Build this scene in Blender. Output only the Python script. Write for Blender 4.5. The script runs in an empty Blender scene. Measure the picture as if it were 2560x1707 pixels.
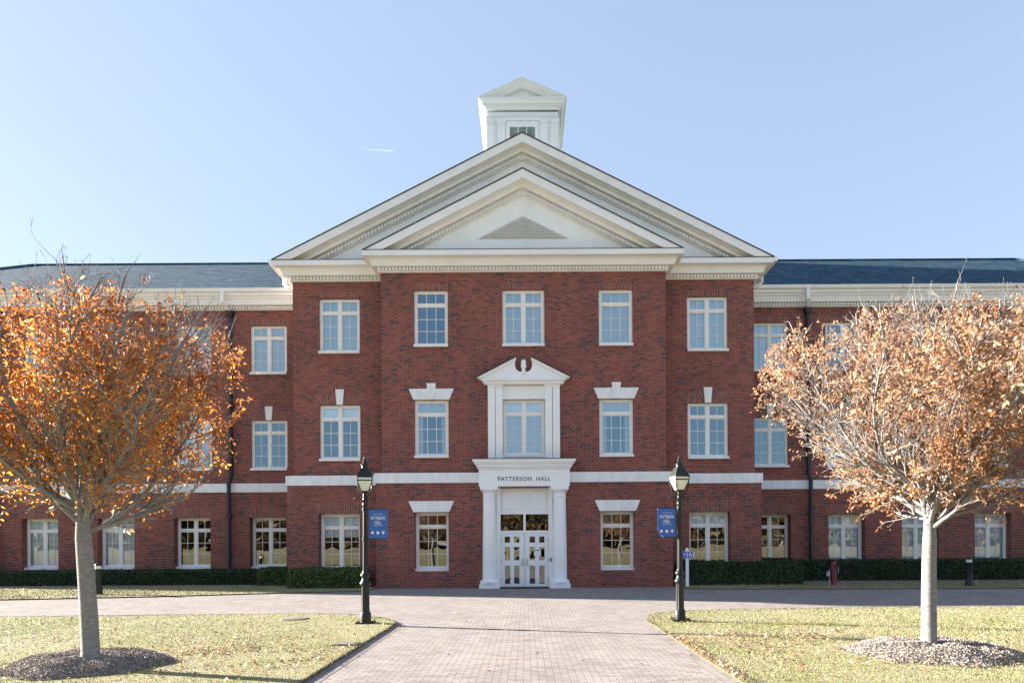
import bpy, bmesh, math, random
import numpy as np
from mathutils import Vector, Matrix

R = math.radians
SC = bpy.context.scene
COL = SC.collection

# ------------------------------------------------------------------ camera, sky, sun, exposure
cam_data = bpy.data.cameras.new("camera")
cam = bpy.data.objects.new("camera", cam_data)
COL.objects.link(cam)
cam_data.sensor_width = 36.0
cam_data.lens = 24.0
cam_data.shift_x = -0.0136
cam_data.shift_y = 0.1964
cam_data.clip_start = 0.1
cam_data.clip_end = 20000
cam.matrix_world = Matrix.Translation((0.05, -26.9, 1.75)) @ Matrix.Rotation(R(90), 4, 'X') @ Matrix.Rotation(-0.006, 4, 'Z')
SC.camera = cam

SUN_EL = R(17.0)
SUN_AZ = R(16.5)          # the sun stands to the left of the hall and this much behind its front
sun_dir = Vector((-math.cos(SUN_EL) * math.cos(SUN_AZ), math.cos(SUN_EL) * math.sin(SUN_AZ), math.sin(SUN_EL)))

world = bpy.data.worlds.new("World")
SC.world = world
world.use_nodes = True
wn = world.node_tree.nodes
wl = world.node_tree.links
bg = wn["Background"]
sky = wn.new("ShaderNodeTexSky")
sky.sky_type = 'NISHITA'
sky.sun_disc = False
sky.sun_elevation = SUN_EL
sky.sun_rotation = math.atan2(sun_dir.x, sun_dir.y)
sky.altitude = 50
sky.air_density = 1.0
sky.dust_density = 0.6
sky.ozone_density = 6.0
hs = wn.new("ShaderNodeHueSaturation"); hs.inputs["Saturation"].default_value = 1.0
hs.inputs["Hue"].default_value = 0.509
gm = wn.new("ShaderNodeGamma"); gm.inputs[1].default_value = 0.38
wl.new(sky.outputs[0], hs.inputs["Color"]); wl.new(hs.outputs[0], gm.inputs[0]); wl.new(gm.outputs[0], bg.inputs[0])
bg.inputs[1].default_value = 0.096

sun_data = bpy.data.lights.new("sun", 'SUN')
sun_data.energy = 4.25
sun_data.angle = R(0.5)
sun_data.color = (1.0, 0.93, 0.82)
sun = bpy.data.objects.new("sun", sun_data)
COL.objects.link(sun)
sun.rotation_euler = (-sun_dir).to_track_quat('-Z', 'Y').to_euler()

SC.view_settings.view_transform = 'Standard'
SC.view_settings.look = 'None'
SC.view_settings.exposure = 2.76
SC.view_settings.gamma = 1.0
SC.view_settings.use_curve_mapping = False
SC.render.engine = 'CYCLES'
SC.cycles.max_bounces = 8
SC.cycles.transparent_max_bounces = 12
SC.cycles.caustics_reflective = False
SC.cycles.caustics_refractive = False
SC.cycles.use_denoising = True

# ------------------------------------------------------------------ helpers
def tag(o, label=None, cat=None, group=None, kind=None):
    if label: o["label"] = label
    if cat: o["category"] = cat
    if group: o["group"] = group
    if kind: o["kind"] = kind
    return o

def empty(name, loc=(0, 0, 0), label=None, cat=None, group=None):
    o = bpy.data.objects.new(name, None)
    o.empty_display_size = 0.2
    COL.objects.link(o)
    o.location = loc
    return tag(o, label, cat, group)

def copy_tree(o, parent=None):
    c = o.copy()
    COL.objects.link(c)
    c.parent = parent
    for ch in o.children:
        copy_tree(ch, c)
    return c

class MB:
    """collects geometry for ONE mesh object"""
    def __init__(self):
        self.v, self.f, self.m = [], [], []
    def add(self, vs, fs, mi=0):
        b = len(self.v)
        self.v.extend([tuple(p) for p in vs])
        self.f.extend([tuple(b + i for i in f) for f in fs])
        self.m.extend([mi] * len(fs))
    def quad(self, a, b, c, d, mi=0):
        self.add([a, b, c, d], [(0, 1, 2, 3)], mi)
    def box(self, x0, x1, y0, y1, z0, z1, mi=0):
        vs = [(x, y, z) for z in (z0, z1) for y in (y0, y1) for x in (x0, x1)]
        self.add(vs, [(0, 2, 3, 1), (4, 5, 7, 6), (0, 1, 5, 4), (2, 6, 7, 3), (0, 4, 6, 2), (1, 3, 7, 5)], mi)
    def prism(self, poly, y0, y1, mi=0):
        """polygon in x,z (counter-clockwise seen from -y) pushed along y"""
        n = len(poly)
        vs = [(x, y0, z) for x, z in poly] + [(x, y1, z) for x, z in poly]
        fs = [tuple(range(n)), tuple(range(2 * n - 1, n - 1, -1))]
        fs += [(i, n + i, n + (i + 1) % n, (i + 1) % n) for i in range(n)]
        self.add(vs, fs, mi)
    def slab(self, poly, z0, z1, mi=0):
        """polygon in x,y (counter-clockwise from above)"""
        n = len(poly)
        vs = [(x, y, z1) for x, y in poly] + [(x, y, z0) for x, y in poly]
        fs = [tuple(range(n)), tuple(range(2 * n - 1, n - 1, -1))]
        fs += [(i, n + i, n + (i + 1) % n, (i + 1) % n) for i in range(n)]
        self.add(vs, fs, mi)
    def lathe(self, prof, c=(0, 0, 0), n=20, mi=0, rot=0.0, flute=0.0, flutes=0):
        vs, fs = [], []
        k = len(prof)
        for r, z in prof:
            for i in range(n):
                a = 2 * math.pi * i / n + rot
                rr = r
                if flutes and (i % 2): rr = r * (1 - flute)
                vs.append((c[0] + rr * math.cos(a), c[1] + rr * math.sin(a), c[2] + z))
        for j in range(k - 1):
            for i in range(n):
                i2 = (i + 1) % n
                fs.append((j * n + i, j * n + i2, (j + 1) * n + i2, (j + 1) * n + i))
        fs.append(tuple(range(n - 1, -1, -1)))
        fs.append(tuple((k - 1) * n + i for i in range(n)))
        self.add(vs, fs, mi)
    def tube(self, pts, rad, n=6, mi=0, cap=True):
        pts = [Vector(p) for p in pts]
        if not hasattr(rad, '__len__'): rad = [rad] * len(pts)
        vs, fs = [], []
        up = None
        for i, p in enumerate(pts):
            d = (pts[min(i + 1, len(pts) - 1)] - pts[max(i - 1, 0)])
            if d.length < 1e-9: d = Vector((0, 0, 1))
            d.normalize()
            if up is None:
                up = Vector((0, 0, 1)) if abs(d.z) < 0.9 else Vector((1, 0, 0))
            u = d.cross(up)
            if u.length < 1e-6: u = d.cross(Vector((0, 1, 0)))
            u.normalize()
            w = u.cross(d); w.normalize()
            up = w
            for k in range(n):
                a = 2 * math.pi * k / n
                vs.append(p + (u * math.cos(a) + w * math.sin(a)) * rad[i])
        for j in range(len(pts) - 1):
            for k in range(n):
                k2 = (k + 1) % n
                fs.append((j * n + k, j * n + k2, (j + 1) * n + k2, (j + 1) * n + k))
        if cap:
            fs.append(tuple(range(n - 1, -1, -1)))
            fs.append(tuple((len(pts) - 1) * n + k for k in range(n)))
        self.add(vs, fs, mi)
    def sweep(self, path, prof, mi=0):
        """profile (out, z) along a plan path; outward is to the right of travel, corners mitred"""
        n = len(path)
        P = [Vector(p) for p in path]
        offs = []
        for i in range(n):
            ds = []
            if i > 0: ds.append((P[i] - P[i - 1]).normalized())
            if i < n - 1: ds.append((P[i + 1] - P[i]).normalized())
            ns = [Vector((d.y, -d.x)) for d in ds]
            if len(ns) == 1: offs.append(ns[0])
            else:
                s = ns[0] + ns[1]
                offs.append(s / (1 + ns[0].dot(ns[1])))
        k = len(prof)
        vs = [(P[i].x + offs[i].x * o, P[i].y + offs[i].y * o, z) for i in range(n) for o, z in prof]
        fs = [(i * k + j, (i + 1) * k + j, (i + 1) * k + j + 1, i * k + j + 1) for i in range(n - 1) for j in range(k - 1)]
        self.add(vs, fs, mi)
    def wall(self, a0, a1, z0, z1, at, holes=(), reveal=0.2, axis='y', flip=False):
        """vertical wall with openings; axis 'y': runs along x at y=at, reveals go to +y"""
        A = sorted(set([a0, a1] + [h[0] for h in holes] + [h[1] for h in holes]))
        Z = sorted(set([z0, z1] + [h[2] for h in holes] + [h[3] for h in holes]))
        pt = (lambda a, z, o=0.0: (a, at + o, z)) if axis == 'y' else (lambda a, z, o=0.0: (at + o, a, z))
        for i in range(len(A) - 1):
            for j in range(len(Z) - 1):
                ca, cz = (A[i] + A[i + 1]) / 2, (Z[j] + Z[j + 1]) / 2
                if any(h[0] < ca < h[1] and h[2] < cz < h[3] for h in holes): continue
                self.quad(pt(A[i], Z[j]), pt(A[i + 1], Z[j]), pt(A[i + 1], Z[j + 1]), pt(A[i], Z[j + 1]))
        for x0, x1, h0, h1 in holes:
            r = reveal
            self.quad(pt(x0, h0), pt(x0, h0, r), pt(x0, h1, r), pt(x0, h1))
            self.quad(pt(x1, h0, r), pt(x1, h0), pt(x1, h1), pt(x1, h1, r))
            self.quad(pt(x0, h1), pt(x0, h1, r), pt(x1, h1, r), pt(x1, h1))
            self.quad(pt(x0, h0, r), pt(x0, h0), pt(x1, h0), pt(x1, h0, r))
    def clip_below(self, z):
        bm = self.bm()
        bmesh.ops.bisect_plane(bm, geom=bm.verts[:] + bm.edges[:] + bm.faces[:], plane_co=(0, 0, z), plane_no=(0, 0, 1), clear_inner=True)
        bm.verts.index_update()
        self.v = [tuple(v.co) for v in bm.verts]
        self.f = [tuple(v.index for v in f.verts) for f in bm.faces]
        self.m = [f.material_index for f in bm.faces]
        bm.free()
    def bm(self):
        bm = bmesh.new()
        vs = [bm.verts.new(p) for p in self.v]
        for f, m in zip(self.f, self.m):
            try:
                fc = bm.faces.new([vs[i] for i in f]); fc.material_index = m
            except ValueError:
                pass
        return bm
    def build(self, name, mats, parent=None, smooth=None, loc=None, bevel=None, recalc=True):
        me = bpy.data.meshes.new(name)
        bm = self.bm()
        if recalc: bmesh.ops.recalc_face_normals(bm, faces=bm.faces[:])
        bm.to_mesh(me); bm.free()
        if not isinstance(mats, (list, tuple)): mats = [mats]
        for m in mats: me.materials.append(m)
        o = bpy.data.objects.new(name, me)
        COL.objects.link(o)
        if parent is not None: o.parent = parent
        if loc: o.location = loc
        if smooth is not None:
            me.shade_smooth()
            try:
                me.set_sharp_from_angle(angle=R(smooth))
            except Exception:
                pass
        if bevel:
            b = o.modifiers.new("bevel", 'BEVEL'); b.width = bevel; b.segments = 2; b.limit_method = 'ANGLE'
        return o

def np_mesh(name, verts, faces, mats, parent=None, loc=None, smooth=False):
    """large meshes from arrays (all faces with the same number of corners)"""
    me = bpy.data.meshes.new(name)
    nv, nf, k = len(verts), len(faces), faces.shape[1]
    me.vertices.add(nv); me.vertices.foreach_set("co", verts.astype(np.float32).ravel())
    me.loops.add(nf * k); me.loops.foreach_set("vertex_index", faces.astype(np.int32).ravel())
    me.polygons.add(nf)
    me.polygons.foreach_set("loop_start", np.arange(0, nf * k, k, dtype=np.int32))
    me.polygons.foreach_set("loop_total", np.full(nf, k, dtype=np.int32))
    if smooth: me.polygons.foreach_set("use_smooth", np.ones(nf, dtype=bool))
    me.update(calc_edges=True); me.validate()
    if not isinstance(mats, (list, tuple)): mats = [mats]
    for m in mats: me.materials.append(m)
    o = bpy.data.objects.new(name, me)
    COL.objects.link(o)
    if parent is not None: o.parent = parent
    if loc: o.location = loc
    return o

def text_mesh(name, body, mat, parent, width, height, loc, rot=(R(90), 0, 0), depth=0.006, weight=0.0, spacing=1.0):
    cu = bpy.data.curves.new(name + "_curve", 'FONT')
    cu.body = body; cu.size = 1.0; cu.extrude = 0.5; cu.offset = weight; cu.space_character = spacing; cu.resolution_u = 4
    tmp = bpy.data.objects.new(name + "_tmp", cu)
    COL.objects.link(tmp)
    dg = bpy.context.evaluated_depsgraph_get()
    me = bpy.data.meshes.new_from_object(tmp.evaluated_get(dg))
    bpy.data.objects.remove(tmp); bpy.data.curves.remove(cu)
    co = np.empty(len(me.vertices) * 3, dtype=np.float32); me.vertices.foreach_get("co", co); co = co.reshape(-1, 3)
    mn, mx = co.min(0), co.max(0)
    co[:, 0] = (co[:, 0] - (mn[0] + mx[0]) / 2) / (mx[0] - mn[0]) * width
    co[:, 1] = (co[:, 1] - (mn[1] + mx[1]) / 2) / (mx[1] - mn[1]) * height
    co[:, 2] *= depth
    me.vertices.foreach_set("co", co.ravel()); me.update()
    me.name = name
    me.materials.clear(); me.materials.append(mat)
    o = bpy.data.objects.new(name, me); COL.objects.link(o)
    o.parent = parent; o.location = loc; o.rotation_euler = rot
    return o

# ------------------------------------------------------------------ materials
def new_mat(name):
    m = bpy.data.materials.new(name); m.use_nodes = True
    nt = m.node_tree
    return m, nt.nodes, nt.links, nt.nodes["Principled BSDF"]

def ramp(nodes, stops, interp='LINEAR'):
    r = nodes.new("ShaderNodeValToRGB")
    r.color_ramp.interpolation = interp
    e = r.color_ramp.elements
    while len(e) > 1: e.remove(e[-1])
    e[0].position, e[0].color = stops[0][0], (*stops[0][1], 1)
    for p, c in stops[1:]:
        x = e.new(p); x.color = (*c, 1)
    return r

def plain(name, col, rough=0.6, var=0.08, scale=6.0, bump=0.0, bscale=40.0, metal=0.0, spec=0.4, stretch=None, dirt=None):
    m, n, l, b = new_mat(name)
    geo = n.new("ShaderNodeNewGeometry")
    src = geo.outputs["Position"]
    if stretch:
        mp = n.new("ShaderNodeMapping"); mp.inputs["Scale"].default_value = stretch
        l.new(src, mp.inputs[0]); src = mp.outputs[0]
    nz = n.new("ShaderNodeTexNoise"); nz.inputs["Scale"].default_value = scale; nz.inputs["Detail"].default_value = 5
    l.new(src, nz.inputs["Vector"])
    lo = tuple(max(0, c * (1 - var)) for c in col); hi = tuple(min(1, c * (1 + var)) for c in col)
    stops = [(0.3, lo), (0.7, hi)]
    if dirt: stops = [(0.2, dirt), (0.42, lo), (0.7, hi)]
    r = ramp(n, stops)
    l.new(nz.outputs[0], r.inputs[0]); l.new(r.outputs[0], b.inputs["Base Color"])
    b.inputs["Roughness"].default_value = rough; b.inputs["Metallic"].default_value = metal
    b.inputs["Specular IOR Level"].default_value = spec
    if bump:
        nb = n.new("ShaderNodeTexNoise"); nb.inputs["Scale"].default_value = bscale; nb.inputs["Detail"].default_value = 4
        l.new(src, nb.inputs["Vector"])
        bp = n.new("ShaderNodeBump"); bp.inputs["Strength"].default_value = bump; bp.inputs["Distance"].default_value = 0.02
        l.new(nb.outputs[0], bp.inputs["Height"]); l.new(bp.outputs[0], b.inputs["Normal"])
    return m

def brick_mat(name, upright=False):
    m, n, l, b = new_mat(name)
    geo = n.new("ShaderNodeNewGeometry")
    sp = n.new("ShaderNodeSeparateXYZ"); l.new(geo.outputs["Position"], sp.inputs[0])
    sn = n.new("ShaderNodeSeparateXYZ"); l.new(geo.outputs["True Normal"], sn.inputs[0])
    ab = n.new("ShaderNodeMath"); ab.operation = 'ABSOLUTE'; l.new(sn.outputs[1], ab.inputs[0])
    gt = n.new("ShaderNodeMath"); gt.operation = 'GREATER_THAN'; gt.inputs[1].default_value = 0.5; l.new(ab.outputs[0], gt.inputs[0])
    mx = n.new("ShaderNodeMix"); mx.data_type = 'FLOAT'
    l.new(gt.outputs[0], mx.inputs[0]); l.new(sp.outputs[1], mx.inputs[2]); l.new(sp.outputs[0], mx.inputs[3])
    cb = n.new("ShaderNodeCombineXYZ")
    if upright:
        l.new(sp.outputs[2], cb.inputs[0]); l.new(mx.outputs[0], cb.inputs[1])
    else:
        l.new(mx.outputs[0], cb.inputs[0]); l.new(sp.outputs[2], cb.inputs[1])
    bt = n.new("ShaderNodeTexBrick")
    bt.offset = 0.5
    bt.inputs["Color1"].default_value = (0, 0, 0, 1); bt.inputs["Color2"].default_value = (1, 1, 1, 1); bt.inputs["Mortar"].default_value = (0.5, 0.5, 0.5, 1)
    bt.inputs["Scale"].default_value = 1.0
    bt.inputs["Mortar Size"].default_value = 0.008 if upright else 0.0062; bt.inputs["Mortar Smooth"].default_value = 0.1; bt.inputs["Bias"].default_value = 0.0
    bt.inputs["Brick Width"].default_value = 0.213; bt.inputs["Row Height"].default_value = 0.0712
    l.new(cb.outputs[0], bt.inputs["Vector"])
    # dark bricks come in patches
    nz = n.new("ShaderNodeTexNoise"); nz.inputs["Scale"].default_value = 0.9; nz.inputs["Detail"].default_value = 3
    l.new(geo.outputs["Position"], nz.inputs["Vector"])
    mr = n.new("ShaderNodeMapRange"); mr.inputs[1].default_value = 0.35; mr.inputs[2].default_value = 0.7; mr.inputs[3].default_value = 0.09; mr.inputs[4].default_value = -0.16
    l.new(nz.outputs[0], mr.inputs[0])
    ad = n.new("ShaderNodeMath"); ad.operation = 'ADD'; l.new(bt.outputs["Color"], ad.inputs[0]); l.new(mr.outputs[0], ad.inputs[1])
    r = ramp(n, [(0.0, (0.050, 0.040, 0.043)), (0.05, (0.078, 0.050, 0.048)), (0.085, (0.135, 0.038, 0.032)), (0.3, (0.205, 0.053, 0.041)), (0.55, (0.24, 0.062, 0.046)), (0.8, (0.265, 0.071, 0.051)), (1.0, (0.29, 0.082, 0.058))])
    l.new(ad.outputs[0], r.inputs[0])
    # fine mottling
    nf = n.new("ShaderNodeTexNoise"); nf.inputs["Scale"].default_value = 45; l.new(geo.outputs["Position"], nf.inputs["Vector"])
    mm = n.new("ShaderNodeMapRange"); mm.inputs[3].default_value = 0.72; mm.inputs[4].default_value = 1.22; l.new(nf.outputs[0], mm.inputs[0])
    nw = n.new("ShaderNodeTexNoise"); nw.inputs["Scale"].default_value = 0.45; nw.inputs["Detail"].default_value = 6; nw.inputs["Roughness"].default_value = 0.6
    wm = n.new("ShaderNodeMapping"); wm.inputs["Scale"].default_value = (1.6, 1.6, 0.7); l.new(geo.outputs["Position"], wm.inputs[0]); l.new(wm.outputs[0], nw.inputs["Vector"])
    nf2 = n.new("ShaderNodeMapRange"); nf2.inputs[1].default_value = 0.3; nf2.inputs[2].default_value = 0.7; nf2.inputs[3].default_value = 0.78; nf2.inputs[4].default_value = 1.20; l.new(nw.outputs[0], nf2.inputs[0])
    mw = n.new("ShaderNodeMath"); mw.operation = 'MULTIPLY'; l.new(mm.outputs[0], mw.inputs[0]); l.new(nf2.outputs[0], mw.inputs[1]); mm = mw
    ml = n.new("ShaderNodeMix"); ml.data_type = 'RGBA'; ml.blend_type = 'MULTIPLY'; ml.inputs[0].default_value = 1.0
    l.new(r.outputs[0], ml.inputs[6]); l.new(mm.outputs[0], ml.inputs[7])
    mo = n.new("ShaderNodeMix"); mo.data_type = 'RGBA'
    l.new(bt.outputs["Fac"], mo.inputs[0]); l.new(ml.outputs[2], mo.inputs[6]); mo.inputs[7].default_value = (0.37, 0.26, 0.235, 1) if upright else (0.33, 0.23, 0.21, 1)
    l.new(mo.outputs[2], b.inputs["Base Color"])
    b.inputs["Roughness"].default_value = 0.85; b.inputs["Specular IOR Level"].default_value = 0.25
    inv = n.new("ShaderNodeMath"); inv.operation = 'SUBTRACT'; inv.inputs[0].default_value = 1.0; l.new(bt.outputs["Fac"], inv.inputs[1])
    bp = n.new("ShaderNodeBump"); bp.inputs["Strength"].default_value = 0.5; bp.inputs["Distance"].default_value = 0.006
    l.new(inv.outputs[0], bp.inputs["Height"]); l.new(bp.outputs[0], b.inputs["Normal"])
    return m

def paver_mat(name, swap=False, w=0.2, h=0.1, tint=1.0, joint=0.011):
    """running bond: joints across the rows are open and dark, joints along the rows are tight"""
    m, n, l, b = new_mat(name)
    geo = n.new("ShaderNodeNewGeometry")
    sp = n.new("ShaderNodeSeparateXYZ"); l.new(geo.outputs["Position"], sp.inputs[0])
    def mt(op, a, c=None):
        x = n.new("ShaderNodeMath"); x.operation = op
        for k, v in ((0, a), (1, c)):
            if v is None: continue
            if isinstance(v, (int, float)): x.inputs[k].default_value = v
            else: l.new(v, x.inputs[k])
        return x.outputs[0]
    px, py = (sp.outputs[1], sp.outputs[0]) if swap else (sp.outputs[0], sp.outputs[1])
    v = mt('DIVIDE', py, h); row = mt('FLOOR', v); fv = mt('FRACT', mt('ADD', v, 2000.0))
    par = mt('MULTIPLY', mt('MODULO', mt('ADD', row, 2000.0), 2.0), 0.5)
    u = mt('ADD', mt('DIVIDE', px, w), par); colm = mt('FLOOR', u); fu = mt('FRACT', mt('ADD', u, 2000.0))
    ju = mt('LESS_THAN', fu, joint / w); jv = mt('MULTIPLY', mt('LESS_THAN', fv, 0.004 / h), 0.45)
    fac = mt('MAXIMUM', ju, jv)
    cb = n.new("ShaderNodeCombineXYZ"); l.new(colm, cb.inputs[0]); l.new(row, cb.inputs[1])
    wn_ = n.new("ShaderNodeTexWhiteNoise"); wn_.noise_dimensions = '3D'; l.new(cb.outputs[0], wn_.inputs["Vector"])
    t = tint
    r = ramp(n, [(0.0, (0.225 * t, 0.200 * t, 0.190 * t)), (0.35, (0.262 * t, 0.236 * t, 0.226 * t)), (0.65, (0.285 * t, 0.262 * t, 0.250 * t)), (1.0, (0.31 * t, 0.272 * t, 0.256 * t))])
    l.new(wn_.outputs["Value"], r.inputs[0])
    nz = n.new("ShaderNodeTexNoise"); nz.inputs["Scale"].default_value = 0.7; nz.inputs["Detail"].default_value = 7; nz.inputs["Roughness"].default_value = 0.65
    l.new(geo.outputs["Position"], nz.inputs["Vector"])
    mr = n.new("ShaderNodeMapRange"); mr.inputs[1].default_value = 0.25; mr.inputs[2].default_value = 0.75; mr.inputs[3].default_value = 0.84; mr.inputs[4].default_value = 1.12
    l.new(nz.outputs[0], mr.inputs[0])
    ml = n.new("ShaderNodeMix"); ml.data_type = 'RGBA'; ml.blend_type = 'MULTIPLY'; ml.inputs[0].default_value = 1.0
    l.new(r.outputs[0], ml.inputs[6]); l.new(mr.outputs[0], ml.inputs[7])
    mo = n.new("ShaderNodeMix"); mo.data_type = 'RGBA'
    l.new(fac, mo.inputs[0]); l.new(ml.outputs[2], mo.inputs[6]); mo.inputs[7].default_value = (0.14, 0.075, 0.06, 1)
    l.new(mo.outputs[2], b.inputs["Base Color"])
    b.inputs["Roughness"].default_value = 0.9; b.inputs["Specular IOR Level"].default_value = 0.05
    return m

def shingle_mat(name):
    m, n, l, b = new_mat(name)
    geo = n.new("ShaderNodeNewGeometry")
    sp = n.new("ShaderNodeSeparateXYZ"); l.new(geo.outputs["Position"], sp.inputs[0])
    sn = n.new("ShaderNodeSeparateXYZ"); l.new(geo.outputs["True Normal"], sn.inputs[0])
    ab = n.new("ShaderNodeMath"); ab.operation = 'ABSOLUTE'; l.new(sn.outputs[1], ab.inputs[0])
    gt = n.new("ShaderNodeMath"); gt.operation = 'GREATER_THAN'; gt.inputs[1].default_value = 0.2; l.new(ab.outputs[0], gt.inputs[0])
    mx = n.new("ShaderNodeMix"); mx.data_type = 'FLOAT'
    l.new(gt.outputs[0], mx.inputs[0]); l.new(sp.outputs[1], mx.inputs[2]); l.new(sp.outputs[0], mx.inputs[3])
    cb = n.new("ShaderNodeCombineXYZ"); l.new(mx.outputs[0], cb.inputs[0]); l.new(sp.outputs[2], cb.inputs[1])
    bt = n.new("ShaderNodeTexBrick"); bt.offset = 0.37
    bt.inputs["Color1"].default_value = (0, 0, 0, 1); bt.inputs["Color2"].default_value = (1, 1, 1, 1); bt.inputs["Mortar"].default_value = (0, 0, 0, 1)
    bt.inputs["Scale"].default_value = 1.0; bt.inputs["Mortar Size"].default_value = 0.004
    bt.inputs["Brick Width"].default_value = 0.34; bt.inputs["Row Height"].default_value = 0.075
    l.new(cb.outputs[0], bt.inputs["Vector"])
    r = ramp(n, [(0, (0.014, 0.044, 0.078)), (0.5, (0.032, 0.076, 0.118)), (1, (0.068, 0.118, 0.155))])
    l.new(bt.outputs["Color"], r.inputs[0])
    nz = n.new("ShaderNodeTexNoise"); nz.inputs["Scale"].default_value = 2.2; nz.inputs["Detail"].default_value = 6
    mp = n.new("ShaderNodeMapping"); mp.inputs["Scale"].default_value = (0.5, 0.5, 2.5); l.new(geo.outputs["Position"], mp.inputs[0]); l.new(mp.outputs[0], nz.inputs["Vector"])
    mr = n.new("ShaderNodeMapRange"); mr.inputs[1].default_value = 0.3; mr.inputs[2].default_value = 0.7; mr.inputs[3].default_value = 0.7; mr.inputs[4].default_value = 1.3
    l.new(nz.outputs[0], mr.inputs[0])
    ml = n.new("ShaderNodeMix"); ml.data_type = 'RGBA'; ml.blend_type = 'MULTIPLY'; ml.inputs[0].default_value = 1.0
    l.new(r.outputs[0], ml.inputs[6]); l.new(mr.outputs[0], ml.inputs[7])
    l.new(ml.outputs[2], b.inputs["Base Color"])
    b.inputs["Roughness"].default_value = 0.95; b.inputs["Specular IOR Level"].default_value = 0.10
    bp = n.new("ShaderNodeBump"); bp.inputs["Strength"].default_value = 0.6; bp.inputs["Distance"].default_value = 0.02
    l.new(bt.outputs["Color"], bp.inputs["Height"]); l.new(bp.outputs[0], b.inputs["Normal"])
    return m

def glass_mat(name, refl=0.3, coat=(0.60, 0.86, 1.0), tint=(0.90, 0.97, 1.0), wavy=0.12):
    m, n, l, b = new_mat(name)
    out = n["Material Output"]; n.remove(b)
    gl = n.new("ShaderNodeBsdfGlossy"); gl.inputs["Roughness"].default_value = 0.0; gl.inputs["Color"].default_value = (*coat, 1)
    tr = n.new("ShaderNodeBsdfTransparent"); tr.inputs[0].default_value = (*tint, 1)
    fr = n.new("ShaderNodeFresnel"); fr.inputs[0].default_value = 1.5
    ad = n.new("ShaderNodeMath"); ad.operation = 'ADD'; ad.use_clamp = True; ad.inputs[1].default_value = refl
    l.new(fr.outputs[0], ad.inputs[0])
    mx = n.new("ShaderNodeMixShader")
    l.new(ad.outputs[0], mx.inputs[0]); l.new(tr.outputs[0], mx.inputs[1]); l.new(gl.outputs[0], mx.inputs[2]); l.new(mx.outputs[0], out.inputs[0])
    geo = n.new("ShaderNodeNewGeometry")
    nz = n.new("ShaderNodeTexNoise"); nz.inputs["Scale"].default_value = 2.2; nz.inputs["Detail"].default_value = 0.0
    l.new(geo.outputs["Position"], nz.inputs["Vector"])
    bp = n.new("ShaderNodeBump"); bp.inputs["Strength"].default_value = wavy; bp.inputs["Distance"].default_value = 0.03
    l.new(nz.outputs[0], bp.inputs["Height"]); l.new(bp.outputs[0], gl.inputs["Normal"])
    return m

def leaf_mat(name, stops, trans=0.45, zlo=None, zhi=None, lowstops=None, rough=0.5):
    m, n, l, b = new_mat(name)
    out = n["Material Output"]
    geo = n.new("ShaderNodeNewGeometry")
    r = ramp(n, stops); l.new(geo.outputs["Random Per Island"], r.inputs[0])
    col = r.outputs[0]
    if lowstops:
        r2 = ramp(n, lowstops); l.new(geo.outputs["Random Per Island"], r2.inputs[0])
        sp = n.new("ShaderNodeSeparateXYZ"); l.new(geo.outputs["Position"], sp.inputs[0])
        nz = n.new("ShaderNodeTexNoise"); nz.inputs["Scale"].default_value = 1.1; l.new(geo.outputs["Position"], nz.inputs["Vector"])
        mm = n.new("ShaderNodeMath"); mm.operation = 'MULTIPLY_ADD'; mm.inputs[1].default_value = 2.4; l.new(nz.outputs[0], mm.inputs[0]); l.new(sp.outputs[2], mm.inputs[2])
        mr = n.new("ShaderNodeMapRange"); mr.inputs[1].default_value = zlo + 1.2; mr.inputs[2].default_value = zhi + 1.2
        l.new(mm.outputs[0], mr.inputs[0])
        mx = n.new("ShaderNodeMix"); mx.data_type = 'RGBA'; l.new(mr.outputs[0], mx.inputs[0]); l.new(r2.outputs[0], mx.inputs[6]); l.new(col, mx.inputs[7])
        col = mx.outputs[2]
    l.new(col, b.inputs["Base Color"])
    b.inputs["Roughness"].default_value = rough; b.inputs["Specular IOR Level"].default_value = 0.5
    if trans:
        t = n.new("ShaderNodeBsdfTranslucent"); l.new(col, t.inputs[0])
        ms = n.new("ShaderNodeMixShader"); ms.inputs[0].default_value = trans
        l.new(b.outputs[0], ms.inputs[1]); l.new(t.outputs[0], ms.inputs[2]); l.new(ms.outputs[0], out.inputs[0])
    return m

def bark_mat(name, lo, hi):
    m, n, l, b = new_mat(name)
    geo = n.new("ShaderNodeNewGeometry")
    mp = n.new("ShaderNodeMapping"); mp.inputs["Scale"].default_value = (1, 1, 4.5); l.new(geo.outputs["Position"], mp.inputs[0])
    nz = n.new("ShaderNodeTexNoise"); nz.inputs["Scale"].default_value = 11; nz.inputs["Detail"].default_value = 8; nz.inputs["Roughness"].default_value = 0.75
    l.new(mp.outputs[0], nz.inputs["Vector"])
    r = ramp(n, [(0.32, lo), (0.55, tuple((a + c) / 2 for a, c in zip(lo, hi))), (0.68, hi)]); l.new(nz.outputs[0], r.inputs[0])
    l.new(r.outputs[0], b.inputs["Base Color"]); b.inputs["Roughness"].default_value = 0.9; b.inputs["Specular IOR Level"].default_value = 0.2
    bp = n.new("ShaderNodeBump"); bp.inputs["Strength"].default_value = 0.7; bp.inputs["Distance"].default_value = 0.015
    l.new(nz.outputs[0], bp.inputs["Height"]); l.new(bp.outputs[0], b.inputs["Normal"])
    return m

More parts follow.
